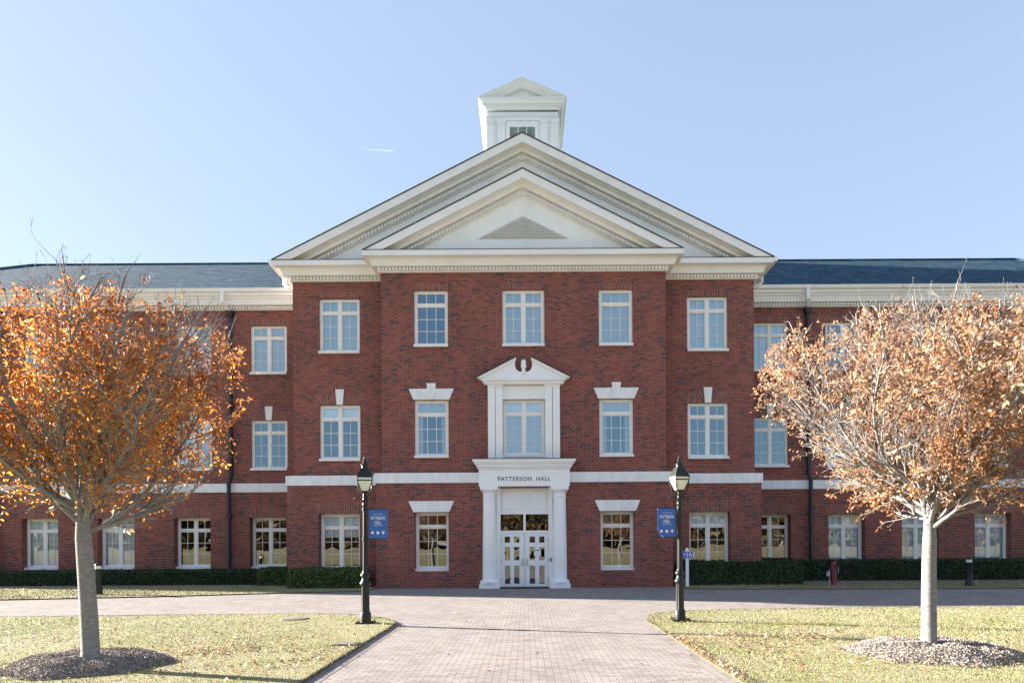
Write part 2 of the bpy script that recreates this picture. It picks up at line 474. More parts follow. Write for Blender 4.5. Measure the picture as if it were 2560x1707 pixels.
def grass_mat(name):
    m, n, l, b = new_mat(name)
    geo = n.new("ShaderNodeNewGeometry")
    n1 = n.new("ShaderNodeTexNoise"); n1.inputs["Scale"].default_value = 0.75; n1.inputs["Detail"].default_value = 6; n1.inputs["Roughness"].default_value = 0.62
    l.new(geo.outputs["Position"], n1.inputs["Vector"])
    r1 = ramp(n, [(0.30, (0.200, 0.202, 0.080)), (0.44, (0.268, 0.256, 0.130)), (0.58, (0.305, 0.277, 0.165)), (0.74, (0.330, 0.29, 0.192))])
    l.new(n1.outputs[0], r1.inputs[0])
    n2 = n.new("ShaderNodeTexNoise"); n2.inputs["Scale"].default_value = 38; n2.inputs["Detail"].default_value = 4
    l.new(geo.outputs["Position"], n2.inputs["Vector"])
    mr = n.new("ShaderNodeMapRange"); mr.inputs[1].default_value = 0.3; mr.inputs[2].default_value = 0.7; mr.inputs[3].default_value = 0.90; mr.inputs[4].default_value = 1.08
    l.new(n2.outputs[0], mr.inputs[0])
    ml = n.new("ShaderNodeMix"); ml.data_type = 'RGBA'; ml.blend_type = 'MULTIPLY'; ml.inputs[0].default_value = 1.0
    l.new(r1.outputs[0], ml.inputs[6]); l.new(mr.outputs[0], ml.inputs[7])
    rb = n.new("ShaderNodeMapRange"); rb.inputs[3].default_value = 0.92; rb.inputs[4].default_value = 1.08; l.new(geo.outputs["Random Per Island"], rb.inputs[0])
    m2 = n.new("ShaderNodeMix"); m2.data_type = 'RGBA'; m2.blend_type = 'MULTIPLY'; m2.inputs[0].default_value = 1.0
    l.new(ml.outputs[2], m2.inputs[6]); l.new(rb.outputs[0], m2.inputs[7])
    l.new(m2.outputs[2], b.inputs["Base Color"]); b.inputs["Roughness"].default_value = 0.9; b.inputs["Specular IOR Level"].default_value = 0.15
    bp = n.new("ShaderNodeBump"); bp.inputs["Strength"].default_value = 0.5; bp.inputs["Distance"].default_value = 0.03
    l.new(n2.outputs[0], bp.inputs["Height"]); l.new(bp.outputs[0], b.inputs["Normal"])
    return m

M = {}
M['brick'] = brick_mat("red_brick")
M['soldier'] = brick_mat("red_brick_upright", upright=True)
M['trim'] = plain("cream_trim_paint", (0.87, 0.85, 0.84), 0.5, 0.03, 1.5, dirt=(0.79, 0.75, 0.71))
M['tympanum'] = plain("pale_grey_green_paint", (0.87, 0.88, 0.89), 0.6, 0.06, 1.2, stretch=(1, 1, 0.4))
M['white'] = plain("white_paint", (0.88, 0.88, 0.89), 0.45, 0.03, 2.0)
M['cupola'] = plain("cupola_paint", (0.76, 0.79, 0.80), 0.5, 0.04, 2.0)
M['stone'] = plain("precast_stone", (0.81, 0.805, 0.81), 0.8, 0.08, 3.0, bump=0.1, stretch=(1.5, 1.5, 0.6))
M['frame'] = plain("window_paint", (0.85, 0.82, 0.78), 0.45, 0.03, 3.0)
M['shingle'] = shingle_mat("slate_grey_shingles")
M['flash'] = plain("dark_flashing", (0.045, 0.035, 0.035), 0.6, 0.2, 4)
M['darkpipe'] = plain("dark_downspout_paint", (0.020, 0.022, 0.028), 0.4, 0.15, 5)
M['iron'] = plain("black_green_iron", (0.011, 0.014, 0.014), 0.42, 0.25, 14, bump=0.08, bscale=60)
M['glass'] = glass_mat("window_glass", 0.22)
M['glass_low'] = glass_mat("ground_window_glass", 0.13, coat=(0.95, 0.93, 0.88), wavy=0.06)
M['doorglass'] = glass_mat("door_glass", 0.16, coat=(0.95, 0.93, 0.88), wavy=0.4)
M['blind'] = plain("white_roller_blind", (0.86, 0.92, 0.96), 0.8, 0.02, 1.0)
M['curtain'] = plain("white_curtain", (0.72, 0.72, 0.72), 0.9, 0.04, 3.0)
M['dark'] = plain("dark_interior", (0.055, 0.052, 0.048), 0.9, 0.3, 0.8)
M['paving'] = paver_mat("clay_pavers")
M['border'] = paver_mat("border_pavers", swap=True, w=0.2, h=0.101, tint=0.95, joint=0.008)
M['grass'] = grass_mat("dormant_lawn")
M['blade'] = M['grass']
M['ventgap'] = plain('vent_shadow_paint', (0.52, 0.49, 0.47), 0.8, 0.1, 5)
M['meadow'] = plain('far_meadow', (0.30, 0.265, 0.14), 0.95, 0.3, 0.4)
M['soil'] = plain('brown_soil', (0.13, 0.095, 0.06), 0.95, 0.4, 20)
M['mulch'] = plain("bark_mulch", (0.33, 0.285, 0.255), 0.95, 0.5, 30, bump=0.9, bscale=40)
M['bed'] = plain('leaf_litter_bed', (0.19, 0.155, 0.125), 0.95, 0.5, 14, bump=0.8, bscale=30)
M['mulchbits'] = leaf_mat("mulch_chips", [(0, (0.22, 0.185, 0.165)), (0.5, (0.36, 0.31, 0.275)), (1, (0.48, 0.42, 0.375))], trans=0, rough=0.95)
M['bark'] = bark_mat("grey_bark", (0.125, 0.120, 0.120), (0.40, 0.385, 0.375))
M['lampglass'] = plain("frosted_lamp_glass", (0.72, 0.76, 0.66), 0.25, 0.06, 8)
M['blue'] = plain("banner_blue", (0.05, 0.145, 0.47), 0.65, 0.06, 6)
M['signblue'] = plain("sign_blue", (0.035, 0.05, 0.42), 0.4, 0.03, 6)
M['ink'] = plain("white_print", (0.78, 0.80, 0.85), 0.6, 0.02, 6)
M['black'] = plain("black_plastic", (0.015, 0.015, 0.017), 0.4, 0.1, 9)
M['letters'] = plain("dark_bronze_letters", (0.03, 0.022, 0.02), 0.4, 0.1, 9)
M['red'] = plain("red_valve_paint", (0.21, 0.035, 0.04), 0.5, 0.15, 9)
M['grey'] = plain("grey_metal", (0.40, 0.43, 0.46), 0.45, 0.1, 12, metal=0.3)
M['brass'] = plain("dull_nickel", (0.55, 0.5, 0.42), 0.35, 0.1, 12, metal=0.8)
M['paper'] = plain("paper", (0.85, 0.85, 0.88), 0.8, 0.02, 9)
M['mat'] = plain("dark_door_mat", (0.028, 0.036, 0.042), 0.95, 0.3, 40)
M['cover'] = plain("concrete_cover", (0.15, 0.14, 0.12), 0.9, 0.2, 12)
M['hedge'] = leaf_mat("hedge_leaves", [(0, (0.014, 0.030, 0.014)), (0.5, (0.030, 0.062, 0.022)), (0.85, (0.052, 0.096, 0.030)), (1, (0.085, 0.12, 0.034))], trans=0.2, rough=0.45)
M['hedge_light'] = leaf_mat("shrub_leaves", [(0, (0.030, 0.060, 0.018)), (0.5, (0.065, 0.115, 0.030)), (0.85, (0.12, 0.17, 0.04)), (1, (0.24, 0.25, 0.05))], trans=0.25, rough=0.45)
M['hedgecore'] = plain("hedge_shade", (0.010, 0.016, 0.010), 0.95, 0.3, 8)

# ------------------------------------------------------------------ the ground
def gy(d): return -26.9 + d      # distance in front of the lens -> y

g = MB()
g.quad((-1500, -1500, -0.07), (1500, -1500, -0.07), (1500, 1500, -0.07), (-1500, 1500, -0.07))
tag(g.build("ground", M['grass']), "wide flat ground under lawns and paving", "ground", kind="structure")

g = MB()
g.slab([(-60, -75), (60, -75), (60, 4), (-60, 4)], -0.05, 0.0)
tag(g.build("paving", M['paving']), "pale pink brick paver walk and drive in front of the hall", "paving", kind="structure")

PL, PR = -2.77, 2.70      # edges of the straight walk
LAWN_L = [(PL, -60), (PL, gy(14.75)), (-2.86, gy(15.05)), (-3.10, gy(15.5)), (-3.45, gy(15.9)), (-4.0, gy(16.45)), (-5.0, gy(16.72)), (-6.2, gy(16.78)), (-10, gy(16.6)), (-16, gy(16.2)), (-40, gy(13.8)), (-40, -60)]
LAWN_R = [(40, -60), (40, gy(17.4)), (13, gy(17.5)), (9, gy(17.5)), (6, gy(17.35)), (4.6, gy(17.2)), (3.75, gy(16.95)), (3.25, gy(16.5)), (2.95, gy(15.95)), (2.76, gy(15.2)), (PR, gy(14.6)), (PR, -60)]
def lawn(name, poly, label, z=0.045):
    m = MB(); m.slab(poly, -0.04, z)
    m.m = [0 if i < 1 else 1 for i in range(len(m.m))]
    return tag(m.build(name, [M['grass'], M['soil']]), label, "lawn", kind="structure")
lawn("lawn", LAWN_L, "sunlit dormant lawn left of the walk")
lawn("lawn", LAWN_R, "sunlit dormant lawn right of the walk", 0.022)
STRIP_L = [(-40, gy(18.5)), (-22, gy(21.0)), (-16.9, gy(21.95)), (-12.8, gy(22.8)), (-10.2, gy(23.7)), (-8.1, gy(24.4)), (-6.6, gy(24.75)), (-5.84, gy(25.3)), (-5.84, 0.6), (-9.6, 0.6), (-9.6, 3.95), (-40, 3.95)]
STRIP_R = [(40, gy(24.0)), (40, 3.95), (9.6, 3.95), (9.6, 0.6), (5.84, 0.6), (5.84, gy(25.9)), (6.1, gy(25.35)), (6.7, gy(25.0)), (8.0, gy(24.9)), (13, gy(24.6))]
lawn("lawn_strip", STRIP_L, "narrow lawn strip between the drive and the left hedges", 0.04)
lawn("lawn_strip", STRIP_R, "shaded lawn strip between the drive and the right hedges", 0.04)

def border_strip(pts, w=0.2):
    m = MB()
    m.sweep(pts, [(0.0, 0.004), (w, 0.004)])
    return m
b1 = border_strip([(PL, gy(14.75)), (PL, -60)][::-1], 0.2)
b1.sweep([(PR, gy(14.6)), (PR, -60)], [(0.0, 0.004), (0.2, 0.004)])
tag(b1.build("paving_edge", M['border'], recalc=False), "row of edge pavers along both sides of the walk", "paving", kind="structure")

# mulch beds along the walls
def bed(x0, x1, y0, y1, name, label):
    m = MB(); m.slab([(x0, y0), (x1, y0), (x1, y1), (x0, y1)], 0.03, 0.055)
    tag(m.build(name, M['bed']), label, "mulch bed", kind="structure")
bed(-31, -9.7, 1.55, 3.9, "mulch_bed", "strip of mulch under the left wing hedge")
bed(10.98, 31, -1.35, 3.9, "mulch_bed", "strip of mulch under the right wing hedge")

# grass blades (nearer lawns)
rng = np.random.default_rng(7)
def in_poly(px, py, poly):
    c = np.zeros(len(px), bool); n = len(poly)
    for i in range(n):
        x1, y1 = poly[i]; x2, y2 = poly[(i + 1) % n]
        t = ((y1 > py) != (y2 > py)) & (px < (x2 - x1) * (py - y1) / (y2 - y1 + 1e-12) + x1)
        c ^= t
    return c
def fbm(x, y, seed):
    r = np.random.default_rng(seed); s = np.zeros_like(x)
    for k in range(7):
        a = r.uniform(0, 2 * np.pi); f = r.uniform(0.6, 3.2)
        s += np.sin(f * (x * np.cos(a) + y * np.sin(a)) + r.uniform(0, 6.28))
    return s / 7
def blades(poly, n, box, zb, seed, name, label, h0=0.006, h1=0.022, edge=None):
    r = np.random.default_rng(seed)
    x0, x1, y0, y1 = box
    # denser towards the viewer
    u = r.random(n)
    d0, d1 = y0 + 26.9, y1 + 26.9
    d = (d0 ** -0.6 + u * (d1 ** -0.6 - d0 ** -0.6)) ** (-1 / 0.6)
    y = d - 26.9
    x = r.uniform(x0, x1, n)
    if edge is not None:
        k = int(n * 0.06)
        t = r.random(k) * (len(edge) - 1); i = t.astype(int); f = t - i
        E = np.array(edge)
        ex = E[i, 0] + (E[np.minimum(i + 1, len(E) - 1), 0] - E[i, 0]) * f + r.normal(0, 0.018, k)
        ey = E[i, 1] + (E[np.minimum(i + 1, len(E) - 1), 1] - E[i, 1]) * f + r.normal(0, 0.018, k)
        ok = in_poly(x, y, poly)
        x = np.concatenate([x[ok], ex]); y = np.concatenate([y[ok], ey])
    else:
        ok = in_poly(x, y, poly); x, y = x[ok], y[ok]
    n = len(x)
    h = r.uniform(h0, h1, n) * (1.0 + 0.5 * fbm(x, y, 3))
    w = r.uniform(0.003, 0.006, n) * (1 + np.clip((y + 26.9 - 9) / 9, 0, 2))
    a = r.uniform(0, 2 * np.pi, n); lean = r.uniform(0.2, 1.1, n) * h; la = r.uniform(0, 2 * np.pi, n)
    v = np.empty((n, 3, 3))
    v[:, 0] = np.stack([x - w * np.cos(a), y - w * np.sin(a), np.full(n, zb - 0.004)], 1)
    v[:, 1] = np.stack([x + w * np.cos(a), y + w * np.sin(a), np.full(n, zb - 0.004)], 1)
    v[:, 2] = np.stack([x + lean * np.cos(la), y + lean * np.sin(la), zb + h], 1)
    o = np_mesh(name, v.reshape(-1, 3), np.arange(3 * n).reshape(-1, 3), M['blade'])
    return tag(o, label, "grass", kind="stuff")
def densify(pts, step=0.05):
    out = []
    for (xa, ya), (xb, yb) in zip(pts[:-1], pts[1:]):
        k = max(1, int(math.hypot(xb - xa, yb - ya) / step))
        out += [(xa + (xb - xa) * i / k, ya + (yb - ya) * i / k) for i in range(k)]
    return out + [pts[-1]]
EDGE_L = densify([(PL, gy(8.3))] + LAWN_L[1:10])
EDGE_R = densify(LAWN_R[2:11] + [(PR, gy(8.3))])
blades(LAWN_L, 80000, (-13.5, PL, gy(8.3), gy(16.8)), 0.045, 11, "grass", "short yellow green grass on the left lawn", edge=EDGE_L)
blades(LAWN_R, 80000, (PR, 13.5, gy(8.3), gy(17.6)), 0.045, 12, "grass", "short yellow green grass on the right lawn", edge=EDGE_R)
blades(STRIP_L, 30000, (-24, -5.84, gy(20.5), 1.5), 0.04, 13, "grass", "short grass on the strip by the left hedges", h1=0.06)
blades(STRIP_R, 26000, (5.84, 24, gy(23.9), 0.9), 0.04, 14, "grass", "short grass on the strip by the right hedges", h1=0.06)

# ------------------------------------------------------------------ the hall
hall = empty("brick_hall", (0, 0, 0), "long three storey red brick hall with two nested white pediments and a square white cupola", "building")
GF = 0.2                      # the ground storey stands this much proud
Z_B0, Z_B1 = 4.11, 4.53       # stone band
Z_W = 12.40                   # top of the brick
YC, YS, YW = 0.0, 0.85, 4.2   # planes of the centre, the pavilions and the wings
XC, XS, XW = 5.61, 9.37, 32.0
HZ = {1: (0.66, 2.97), 2: (5.11, 7.39), 3: (9.47, 11.71)}
WD, WSG = 1.655, 1.34         # widths of double and single windows
WING_L = [-11.62, -15.05, -18.5, -21.95, -25.4]
WING_R = [11.21, 14.58, 17.9, 21.2, 24.6]

def holes(cx, w, floors):
    return [(cx - w / 2, cx + w / 2, HZ[f][0], HZ[f][1]) for f in floors]
lo = lambda hs: [h for h in hs if h[3] < Z_B0]
hi = lambda hs: [h for h in hs if h[2] > Z_B1]

# centre block
hc = holes(-3.64, WSG, (1, 2, 3)) + holes(3.64, WSG, (1, 2, 3)) + holes(0, WD, (2, 3))
door_hole = (-1.02, 1.02, 0.0, 3.9)
m = MB()
m.wall(-XC, XC, Z_B0, Z_W + 0.4, YC, hi(hc), 0.16)
m.wall(-XC - GF, XC + GF, -0.05, Z_B0, YC - GF, lo(hc) + [door_hole], 0.36)
for s in (-1, 1):
    m.wall(YC, YS + 0.1, Z_B0, Z_W + 0.4, s * XC, axis='x')
    m.wall(YC - GF, YS + 0.1, -0.05, Z_B0, s * (XC + GF), axis='x')
m.build("wall", M['brick'], hall)
# pavilions
for s in (-1, 1):
    hp = holes(s * 7.48, WD, (1, 2, 3))
    m = MB()
    a, b = sorted((s * XC, s * XS)); m.wall(a, b, Z_B0, Z_W + 0.4, YS, hi(hp), 0.16)
    a, b = sorted((s * XC, s * (XS + GF))); m.wall(a, b, -0.05, Z_B0, YS - GF, lo(hp), 0.36)
    m.wall(YS, 20.5, Z_B0, Z_W + 0.4, s * XS, axis='x')
    m.wall(YS - GF, 20.5, -0.05, Z_B0, s * (XS + GF), axis='x')
    m.build("wall", M['brick'], hall)
# wings
for s, wx in ((-1, WING_L), (1, WING_R)):
    hw = [h for x in wx for h in holes(x, WD, (1, 2, 3))]
    m = MB()
    a, b = sorted((s * XS, s * XW)); m.wall(a, b, Z_B0, Z_W + 0.4, YW, hi(hw), 0.16)
    a, b = sorted((s * XS, s * (XW + GF))); m.wall(a, b, -0.05, Z_B0, YW - GF, lo(hw), 0.36)
    m.wall(YW, 19.4, Z_B0, Z_W + 0.4, s * XW, axis='x')
    m.wall(YW - GF, 19.4, -0.05, Z_B0, s * (XW + GF), axis='x')
    a, b = sorted((s * XS, s * XW)); m.wall(a, b, -0.05, Z_W + 0.4, 19.4)
    m.build("wall", M['brick'], hall)
# inner floors and partitions keep the rooms dark and apart
m = MB()
m.wall(-XS, XS, -0.05, Z_W + 0.4, 20.5)
for z in (0.02, 4.25, 8.6, 12.6):
    for (x0, x1, y0, y1) in ((-XC + .02, XC - .02, 0.3, 20.4), (-XS + .02, -XC - .02, 1.15, 20.4), (XC + .02, XS - .02, 1.15, 20.4), (-XW + .1, -XS - .25, 4.5, 19.3), (XS + .25, XW - .1, 4.5, 19.3)):
        m.box(x0, x1, y0, y1, z, z + 0.12)
for x0, x1, y in ((-XS + .05, XS - .05, 5.5), (-XW + .05, -XS - .3, 8.6), (XS + .3, XW - .05, 8.6)):
    for z in (0.14, 4.37, 8.72):
        m.box(x0, x1, y, y + 0.1, z, z + 3.85)
m.build("floor_slab", M['dark'], hall)

# stone band
bp = [(0, Z_B0), (GF + 0.05, Z_B0), (GF + 0.05, Z_B1 - 0.03), (0.0, Z_B1)]
for run in ([(-XC, YS), (-XC, YC), (-1.72, YC)], [(1.72, YC), (XC, YC), (XC, YS)], [(-XS, YW), (-XS, YS), (-XC - GF - 0.06, YS)], [(XC + GF + 0.06, YS), (XS, YS), (XS, YW)],
            [(-XW, 19), (-XW, YW), (-XS - GF - 0.06, YW)], [(XS + GF + 0.06, YW), (XW, YW), (XW, 19)]):
    m = MB(); m.sweep(run, bp); m.build("string_course", M['stone'], hall)

# cornices with dentils
CORN = [(0, 12.38), (0.10, 12.38), (0.10, 12.55), (0.30, 12.55), (0.31, 12.60), (0.34, 12.70), (0.39, 12.78), (0.44, 12.82), (0.60, 12.835), (0.60, 13.04), (0.0, 13.06)]
def cornice(path, dz=0.0, prof=CORN, proud=0.6):
    m = MB(); m.sweep(path, [(o, z + dz) for o, z in prof])
    o = m.build("cornice", M['trim'], hall, smooth=40)
    for (xa, ya), (xb, yb) in zip(path[:-1], path[1:]):
        m2 = MB()
        L = math.hypot(xb - xa, yb - ya)
        if L < 1.0: continue
        dx, dy = (xb - xa) / L, (yb - ya) / L
        nx, ny = dy, -dx
        k = int((L + 0.16) / 0.135)
        for i in range(k):
            t = -0.08 + (L + 0.16) * (i + 0.5) / k
            cx, cy = xa + dx * t + nx * 0.15, ya + dy * t + ny * 0.15
            hx, hy = abs(dx) * 0.042 + abs(nx) * 0.055, abs(dy) * 0.042 + abs(ny) * 0.055
            m2.box(cx - hx, cx + hx, cy - hy, cy + hy, 12.425 + dz, 12.53 + dz)
        m2.build("dentils", M['trim'], o)
    # dark flashing on the top edge
    m3 = MB(); m3.sweep(path, [(0.02, 13.062 + dz), (0.615, 13.042 + dz), (0.615, 13.062 + dz), (0.02, 13.085 + dz)])
    m3.build("flashing", M['flash'], o)
    return o
cornice([(-XC, YS), (-XC, YC), (XC, YC), (XC, YS)], 0.015)
cornice([(-XS, 20), (-XS, YS), (-XC + 0.02, YS)])
cornice([(XC - 0.02, YS), (XS, YS), (XS, 20)])
WC = [(0, 12.38), (0.10, 12.38), (0.10, 12.55), (0.30, 12.55), (0.31, 12.60), (0.34, 12.70), (0.37, 12.80), (0.42, 12.805), (0.42, 12.90), (0.50, 12.905), (0.50, 13.04), (0.0, 13.06)]
for path in ([(-XW, 19.4), (-XW, YW), (-XS - 0.01, YW)], [(XS + 0.01, YW), (XW, YW), (XW, 19.4)]):
    m = MB(); m.sweep(path, WC); o = m.build("cornice", M['trim'], hall, smooth=40)
    m2 = MB()
    (xa, xb) = sorted((path[1][0], path[2][0] if path[0][0] < 0 else path[0][0]))
    k = int((xb - xa) / 0.135)
    for i in range(k):
        cx = xa + (xb - xa) * (i + 0.5) / k
        m2.box(cx - 0.042, cx + 0.042, YW - 0.205, YW - 0.09, 12.425, 12.53)
    m2.build("dentils", M['trim'], o)
    # gutter along the eave
    m3 = MB(); x0, x1 = xa + 0.005, xb - 0.005
    m3.sweep([(x0, YW), (x1, YW)], [(0.46, 13.045), (0.60, 13.045), (0.62, 13.08), (0.64, 13.15), (0.65, 13.19), (0.62, 13.19), (0.60, 13.09), (0.46, 13.07)])
    m3.build("gutter", M['trim'], hall)

# pediments: raking cornices, dentils, tympana
RK = [(0.60, 0.0), (0.60, -0.34), (0.44, -0.345), (0.42, -0.36), (0.35, -0.385), (0.30, -0.42), (0.30, -0.54), (0.10, -0.545), (0.10, -0.77), (-0.02, -0.78)]
def pediment(half, zb, yw, slope, tym_half, oh=0.60, k=1.0):
    apex = zb + half * slope
    o = None
    mb = MB()
    for s in (-1, 1):
        vs, fs = [], []
        n = len(RK)
        for x in (s * half, 0.0):
            zt = zb + (half - abs(x)) * slope
            for p, dz in RK:
                vs.append((x, yw - p * oh / 0.6, zt + dz * k))
        fs = [(j, n + j, n + j + 1, j + 1) for j in range(n - 1)]
        mb.add(vs, fs)
    mb.clip_below(zb + 0.03)
    o = mb.build("raking_cornice", M['trim'], hall)
    for s in (-1, 1):
        md = MB()
        x = 0.10
        while x < half - 1.3:
            z0 = zb + (half - x) * slope
            a, b = x, x + 0.085
            z1 = zb + (half - b) * slope
            p = [(s * a, z0 - 0.735 * k), (s * b, z1 - 0.735 * k), (s * b, z1 - 0.60 * k), (s * a, z0 - 0.60 * k)]
            if s < 0: p = p[::-1]
            if z1 - 0.735 * k > zb + 0.04: md.prism(p, yw - 0.20, yw - 0.09)
            x += 0.135
        md.build("dentils", M['trim'], o)
    # thin roof edge
    me = MB()
    for s in (-1, 1):
        ex = 0.03
        p = [(s * (half + ex), zb - ex * slope + 0.004), (0, apex + 0.004), (0, apex + 0.045), (s * (half + ex), zb - ex * slope + 0.045)]
        if s > 0: p = p[::-1]
        me.prism(p, yw - oh - 0.03, yw + 0.02)
    me.build("roof_edge", M['flash'], o)
    mt = MB()
    zt = zb + 0.03
    h2 = half - (0.03 + 0.30) / slope
    mt.prism([(-h2, zt), (h2, zt), (0, apex - 0.30)], yw - 0.012, yw + 0.05)
    mt.build("tympanum", M['tympanum'], hall)
    return apex
pediment(XS + 0.6, 13.05, YS, 0.5, 0)
pediment(XC + 0.55, 13.065, YC, 0.504, 0, oh=0.57)
# louvre vent in the front tympanum
m = MB()
vb, vt, vh = 13.72, 14.62, 1.80
m.prism([(-vh - .06, vb - .03), (vh + .06, vb - .03), (0, vt + .05)], YC - 0.03, YC - 0.013)
vent = m.build("louvre_vent", M['trim'], hall)
m = MB()
n_l = 11
for i in range(n_l):
    z = vb + 0.02 + (vt - vb - 0.06) * i / n_l
    hw = vh * (1 - (z + 0.05 - vb) / (vt - vb))
    if hw < 0.05: continue
    m.add([(-hw, YC - 0.035, z + .045), (hw, YC - 0.035, z + .045), (hw, YC - 0.075, z), (-hw, YC - 0.075, z), (-hw, YC - 0.035, z + .03), (hw, YC - 0.035, z + .03)],
          [(0, 3, 2, 1), (3, 4, 5, 2), (0, 1, 5, 4)])
m.build("louvre_slats", M['trim'], vent)
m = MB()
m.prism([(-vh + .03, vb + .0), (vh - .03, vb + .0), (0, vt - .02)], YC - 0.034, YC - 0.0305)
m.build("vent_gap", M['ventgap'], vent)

# roofs
m = MB()
for s in (-1, 1):
    e = XS + 0.6
    m.add([(0, YS - 0.57, 18.08), (0, 21.0, 18.08), (s * e, 21.0, 13.09), (s * e, YS - 0.57, 13.09)], [(0, 1, 2, 3)])
    e = XC + 0.55
    m.add([(0, YC - 0.54, 16.215), (0, YS, 16.215), (s * e, YS, 13.11), (s * e, YC - 0.54, 13.11)], [(0, 1, 2, 3)])
m.add([(-XS, 20.5, 12.6), (XS, 20.5, 12.6), (0, 20.5, 18.05)], [(0, 1, 2)])
m.build("roof", M['shingle'], hall)
YR, ZR = 11.5, 17.5
m = MB()
for s in (-1, 1):
    xe, xr = s * (XW + 0.5), s * 27.6
    m.add([(s * 9.0, YW - 0.58, 13.17), (xe, YW - 0.58, 13.17), (xr, YR, ZR), (0, YR, ZR), (s * 3, YW - .58, 13.17)], [(0, 1, 2, 3, 4)])
    m.add([(s * 9.0, 2 * YR - YW + .58, 13.17), (xe, 2 * YR - YW + .58, 13.17), (xr, YR, ZR), (0, YR, ZR)], [(0, 1, 2, 3)])
    m.add([(xe, YW - .58, 13.17), (xe, 2 * YR - YW + .58, 13.17), (xr, YR, ZR)], [(0, 1, 2)])
m.build("roof", M['shingle'], hall)
# ridge caps on the wings
for s in (-1, 1):
    m = MB(); m.tube([(s * 6, YR, ZR + 0.02), (s * 27.6, YR, ZR + 0.02), (s * (XW + 0.5), YW - 0.58, 13.19)], 0.07, 6)
    m.build("ridge_cap", M['shingle'], hall)

# side gutters of the main gable and their short white downspouts
for s in (-1, 1):
    m = MB(); x0, x1 = sorted((s * (XS + 0.605), s * (XS + 0.76)))
    m.prism([(x0, 12.90), (x1, 12.90), (x1 + (.02 if s > 0 else 0), 13.08), (x0 - (.02 if s < 0 else 0), 13.08)], YS - 0.58, 20)
    m.build("gutter", M['trim'], hall)
    m = MB()
    m.tube([(s * 10.06, 1.9, 13.0), (s * 10.06, 1.9, 12.68), (s * 9.93, 1.9, 12.56), (s * 9.42, 1.9, 12.36)], 0.075, 4)
    m.build("downspout", M['trim'], hall)

# window openings: brick arches, stone lintels, keystones
def trap(cx, z0, z1, wb, wt, y0, y1, name, mat, parent=None):
    m = MB(); m.prism([(cx - wb / 2, z0), (cx + wb / 2, z0), (cx + wt / 2, z1), (cx - wt / 2, z1)], y0, y1)
    return m.build(name, mat, parent or hall)
def heads(cx, w, y_up, y_lo, floors=(1, 2, 3), stone=False, key=True):
    if 3 in floors: trap(cx, 11.715, 11.96, w + 0.02, w + 0.06, y_up - 0.006, y_up + 0.05, "soldier_course", M['soldier'])
    if 2 in floors:
        if stone:
            l_ = trap(cx, 7.40, 7.83, 1.41, 1.78, y_up - 0.05, y_up + 0.05, "lintel", M['stone'])
            trap(cx, 7.40, 8.04, 0.25, 0.36, y_up - 0.09, y_up + 0.05, "keystone", M['stone'], l_)
        else:
            a_ = trap(cx, 7.395, 7.80, w + 0.02, w + 0.52, y_up - 0.006, y_up + 0.05, "brick_arch", M['soldier'])
            trap(cx, 7.395, 8.02, 0.25, 0.35, y_up - 0.04, y_up + 0.05, "keystone", M['stone'], a_)
    if 1 in floors:
        if stone: trap(cx, 2.975, 3.40, 1.41, 1.78, y_lo - 0.05, y_lo + 0.05, "lintel", M['stone'])
        else: trap(cx, 2.975, 3.42, w + 0.02, w + 0.52, y_lo - 0.006, y_lo + 0.05, "brick_arch", M['soldier'])
for s in (-1, 1):
    heads(s * 3.64, WSG, YC, YC - GF, stone=True)
    heads(s * 7.48, WD, YS, YS - GF)
heads(0, WD, YC, YC - GF, floors=(3,))
for x in WING_L[:4] + WING_R[:4]:
    heads(x, WD, YW, YW - GF)

# windows
def window_proto(w, h, double, glass="glass"):
    """origin: middle of the opening's bottom edge, front face at y=0 looking to -y"""
    y0, y1 = 0.0, 0.07
    f = MB()
    sl = 0.10                                        # sill height
    f.box(-w / 2, -w / 2 + 0.09, y0, y1, sl, h); f.box(w / 2 - 0.09, w / 2, y0, y1, sl, h)
    f.box(-w / 2 + .09, w / 2 - .09, y0, y1, h - 0.075, h)
    f.box(-w / 2 + .09, w / 2 - .09, y0, y1, sl, sl + 0.045)
    bays = [(-w / 2 + 0.09, w / 2 - 0.09)]
    if double:
        f.box(-0.055, 0.055, y0 - 0.004, y1, sl + 0.045, h - 0.075)
        bays = [(-w / 2 + 0.09, -0.055), (0.055, w / 2 - 0.09)]
    zt0, zt1 = h - 0.52, h - 0.60                    # transom bar
    panes = MB()
    for a, b in bays:
        f.box(a, b, y0 - 0.003, y1, zt1, zt0)
        nc = 2 if double else 3
        for (z0, z1, nr) in ((sl + 0.045, zt1, 3), (zt0, h - 0.075, 1)):
            st = 0.042                                # sash stiles
            ys0, ys1 = 0.018, 0.062
            f.box(a, a + st, ys0, ys1, z0, z1); f.box(b - st, b, ys0, ys1, z0, z1)
            f.box(a + st, b - st, ys0, ys1, z0, z0 + st); f.box(a + st, b - st, ys0, ys1, z1 - st, z1)
            ga, gb, g0, g1 = a + st, b - st, z0 + st, z1 - st
            for i in range(1, nc):
                x = ga + (gb - ga) * i / nc
                f.box(x - 0.011, x + 0.011, 0.026, 0.052, g0, g1)
            for j in range(1, nr):
                z = g0 + (g1 - g0) * j / nr
                f.box(ga, gb, 0.0262, 0.0515, z - 0.011, z + 0.011)
            panes.quad((ga, 0.040, g0), (gb, 0.040, g0), (gb, 0.040, g1), (ga, 0.040, g1))
    o = f.build("window", M['frame'])
    p = panes.build("pane", M[glass], o)
    s = MB(); s.box(-w / 2 - 0.005, w / 2 + 0.005, -0.22, 0.07, 0.0, sl - 0.004)
    s.build("sill", M['stone'], o)
    return o, w, h
PROTO = {}
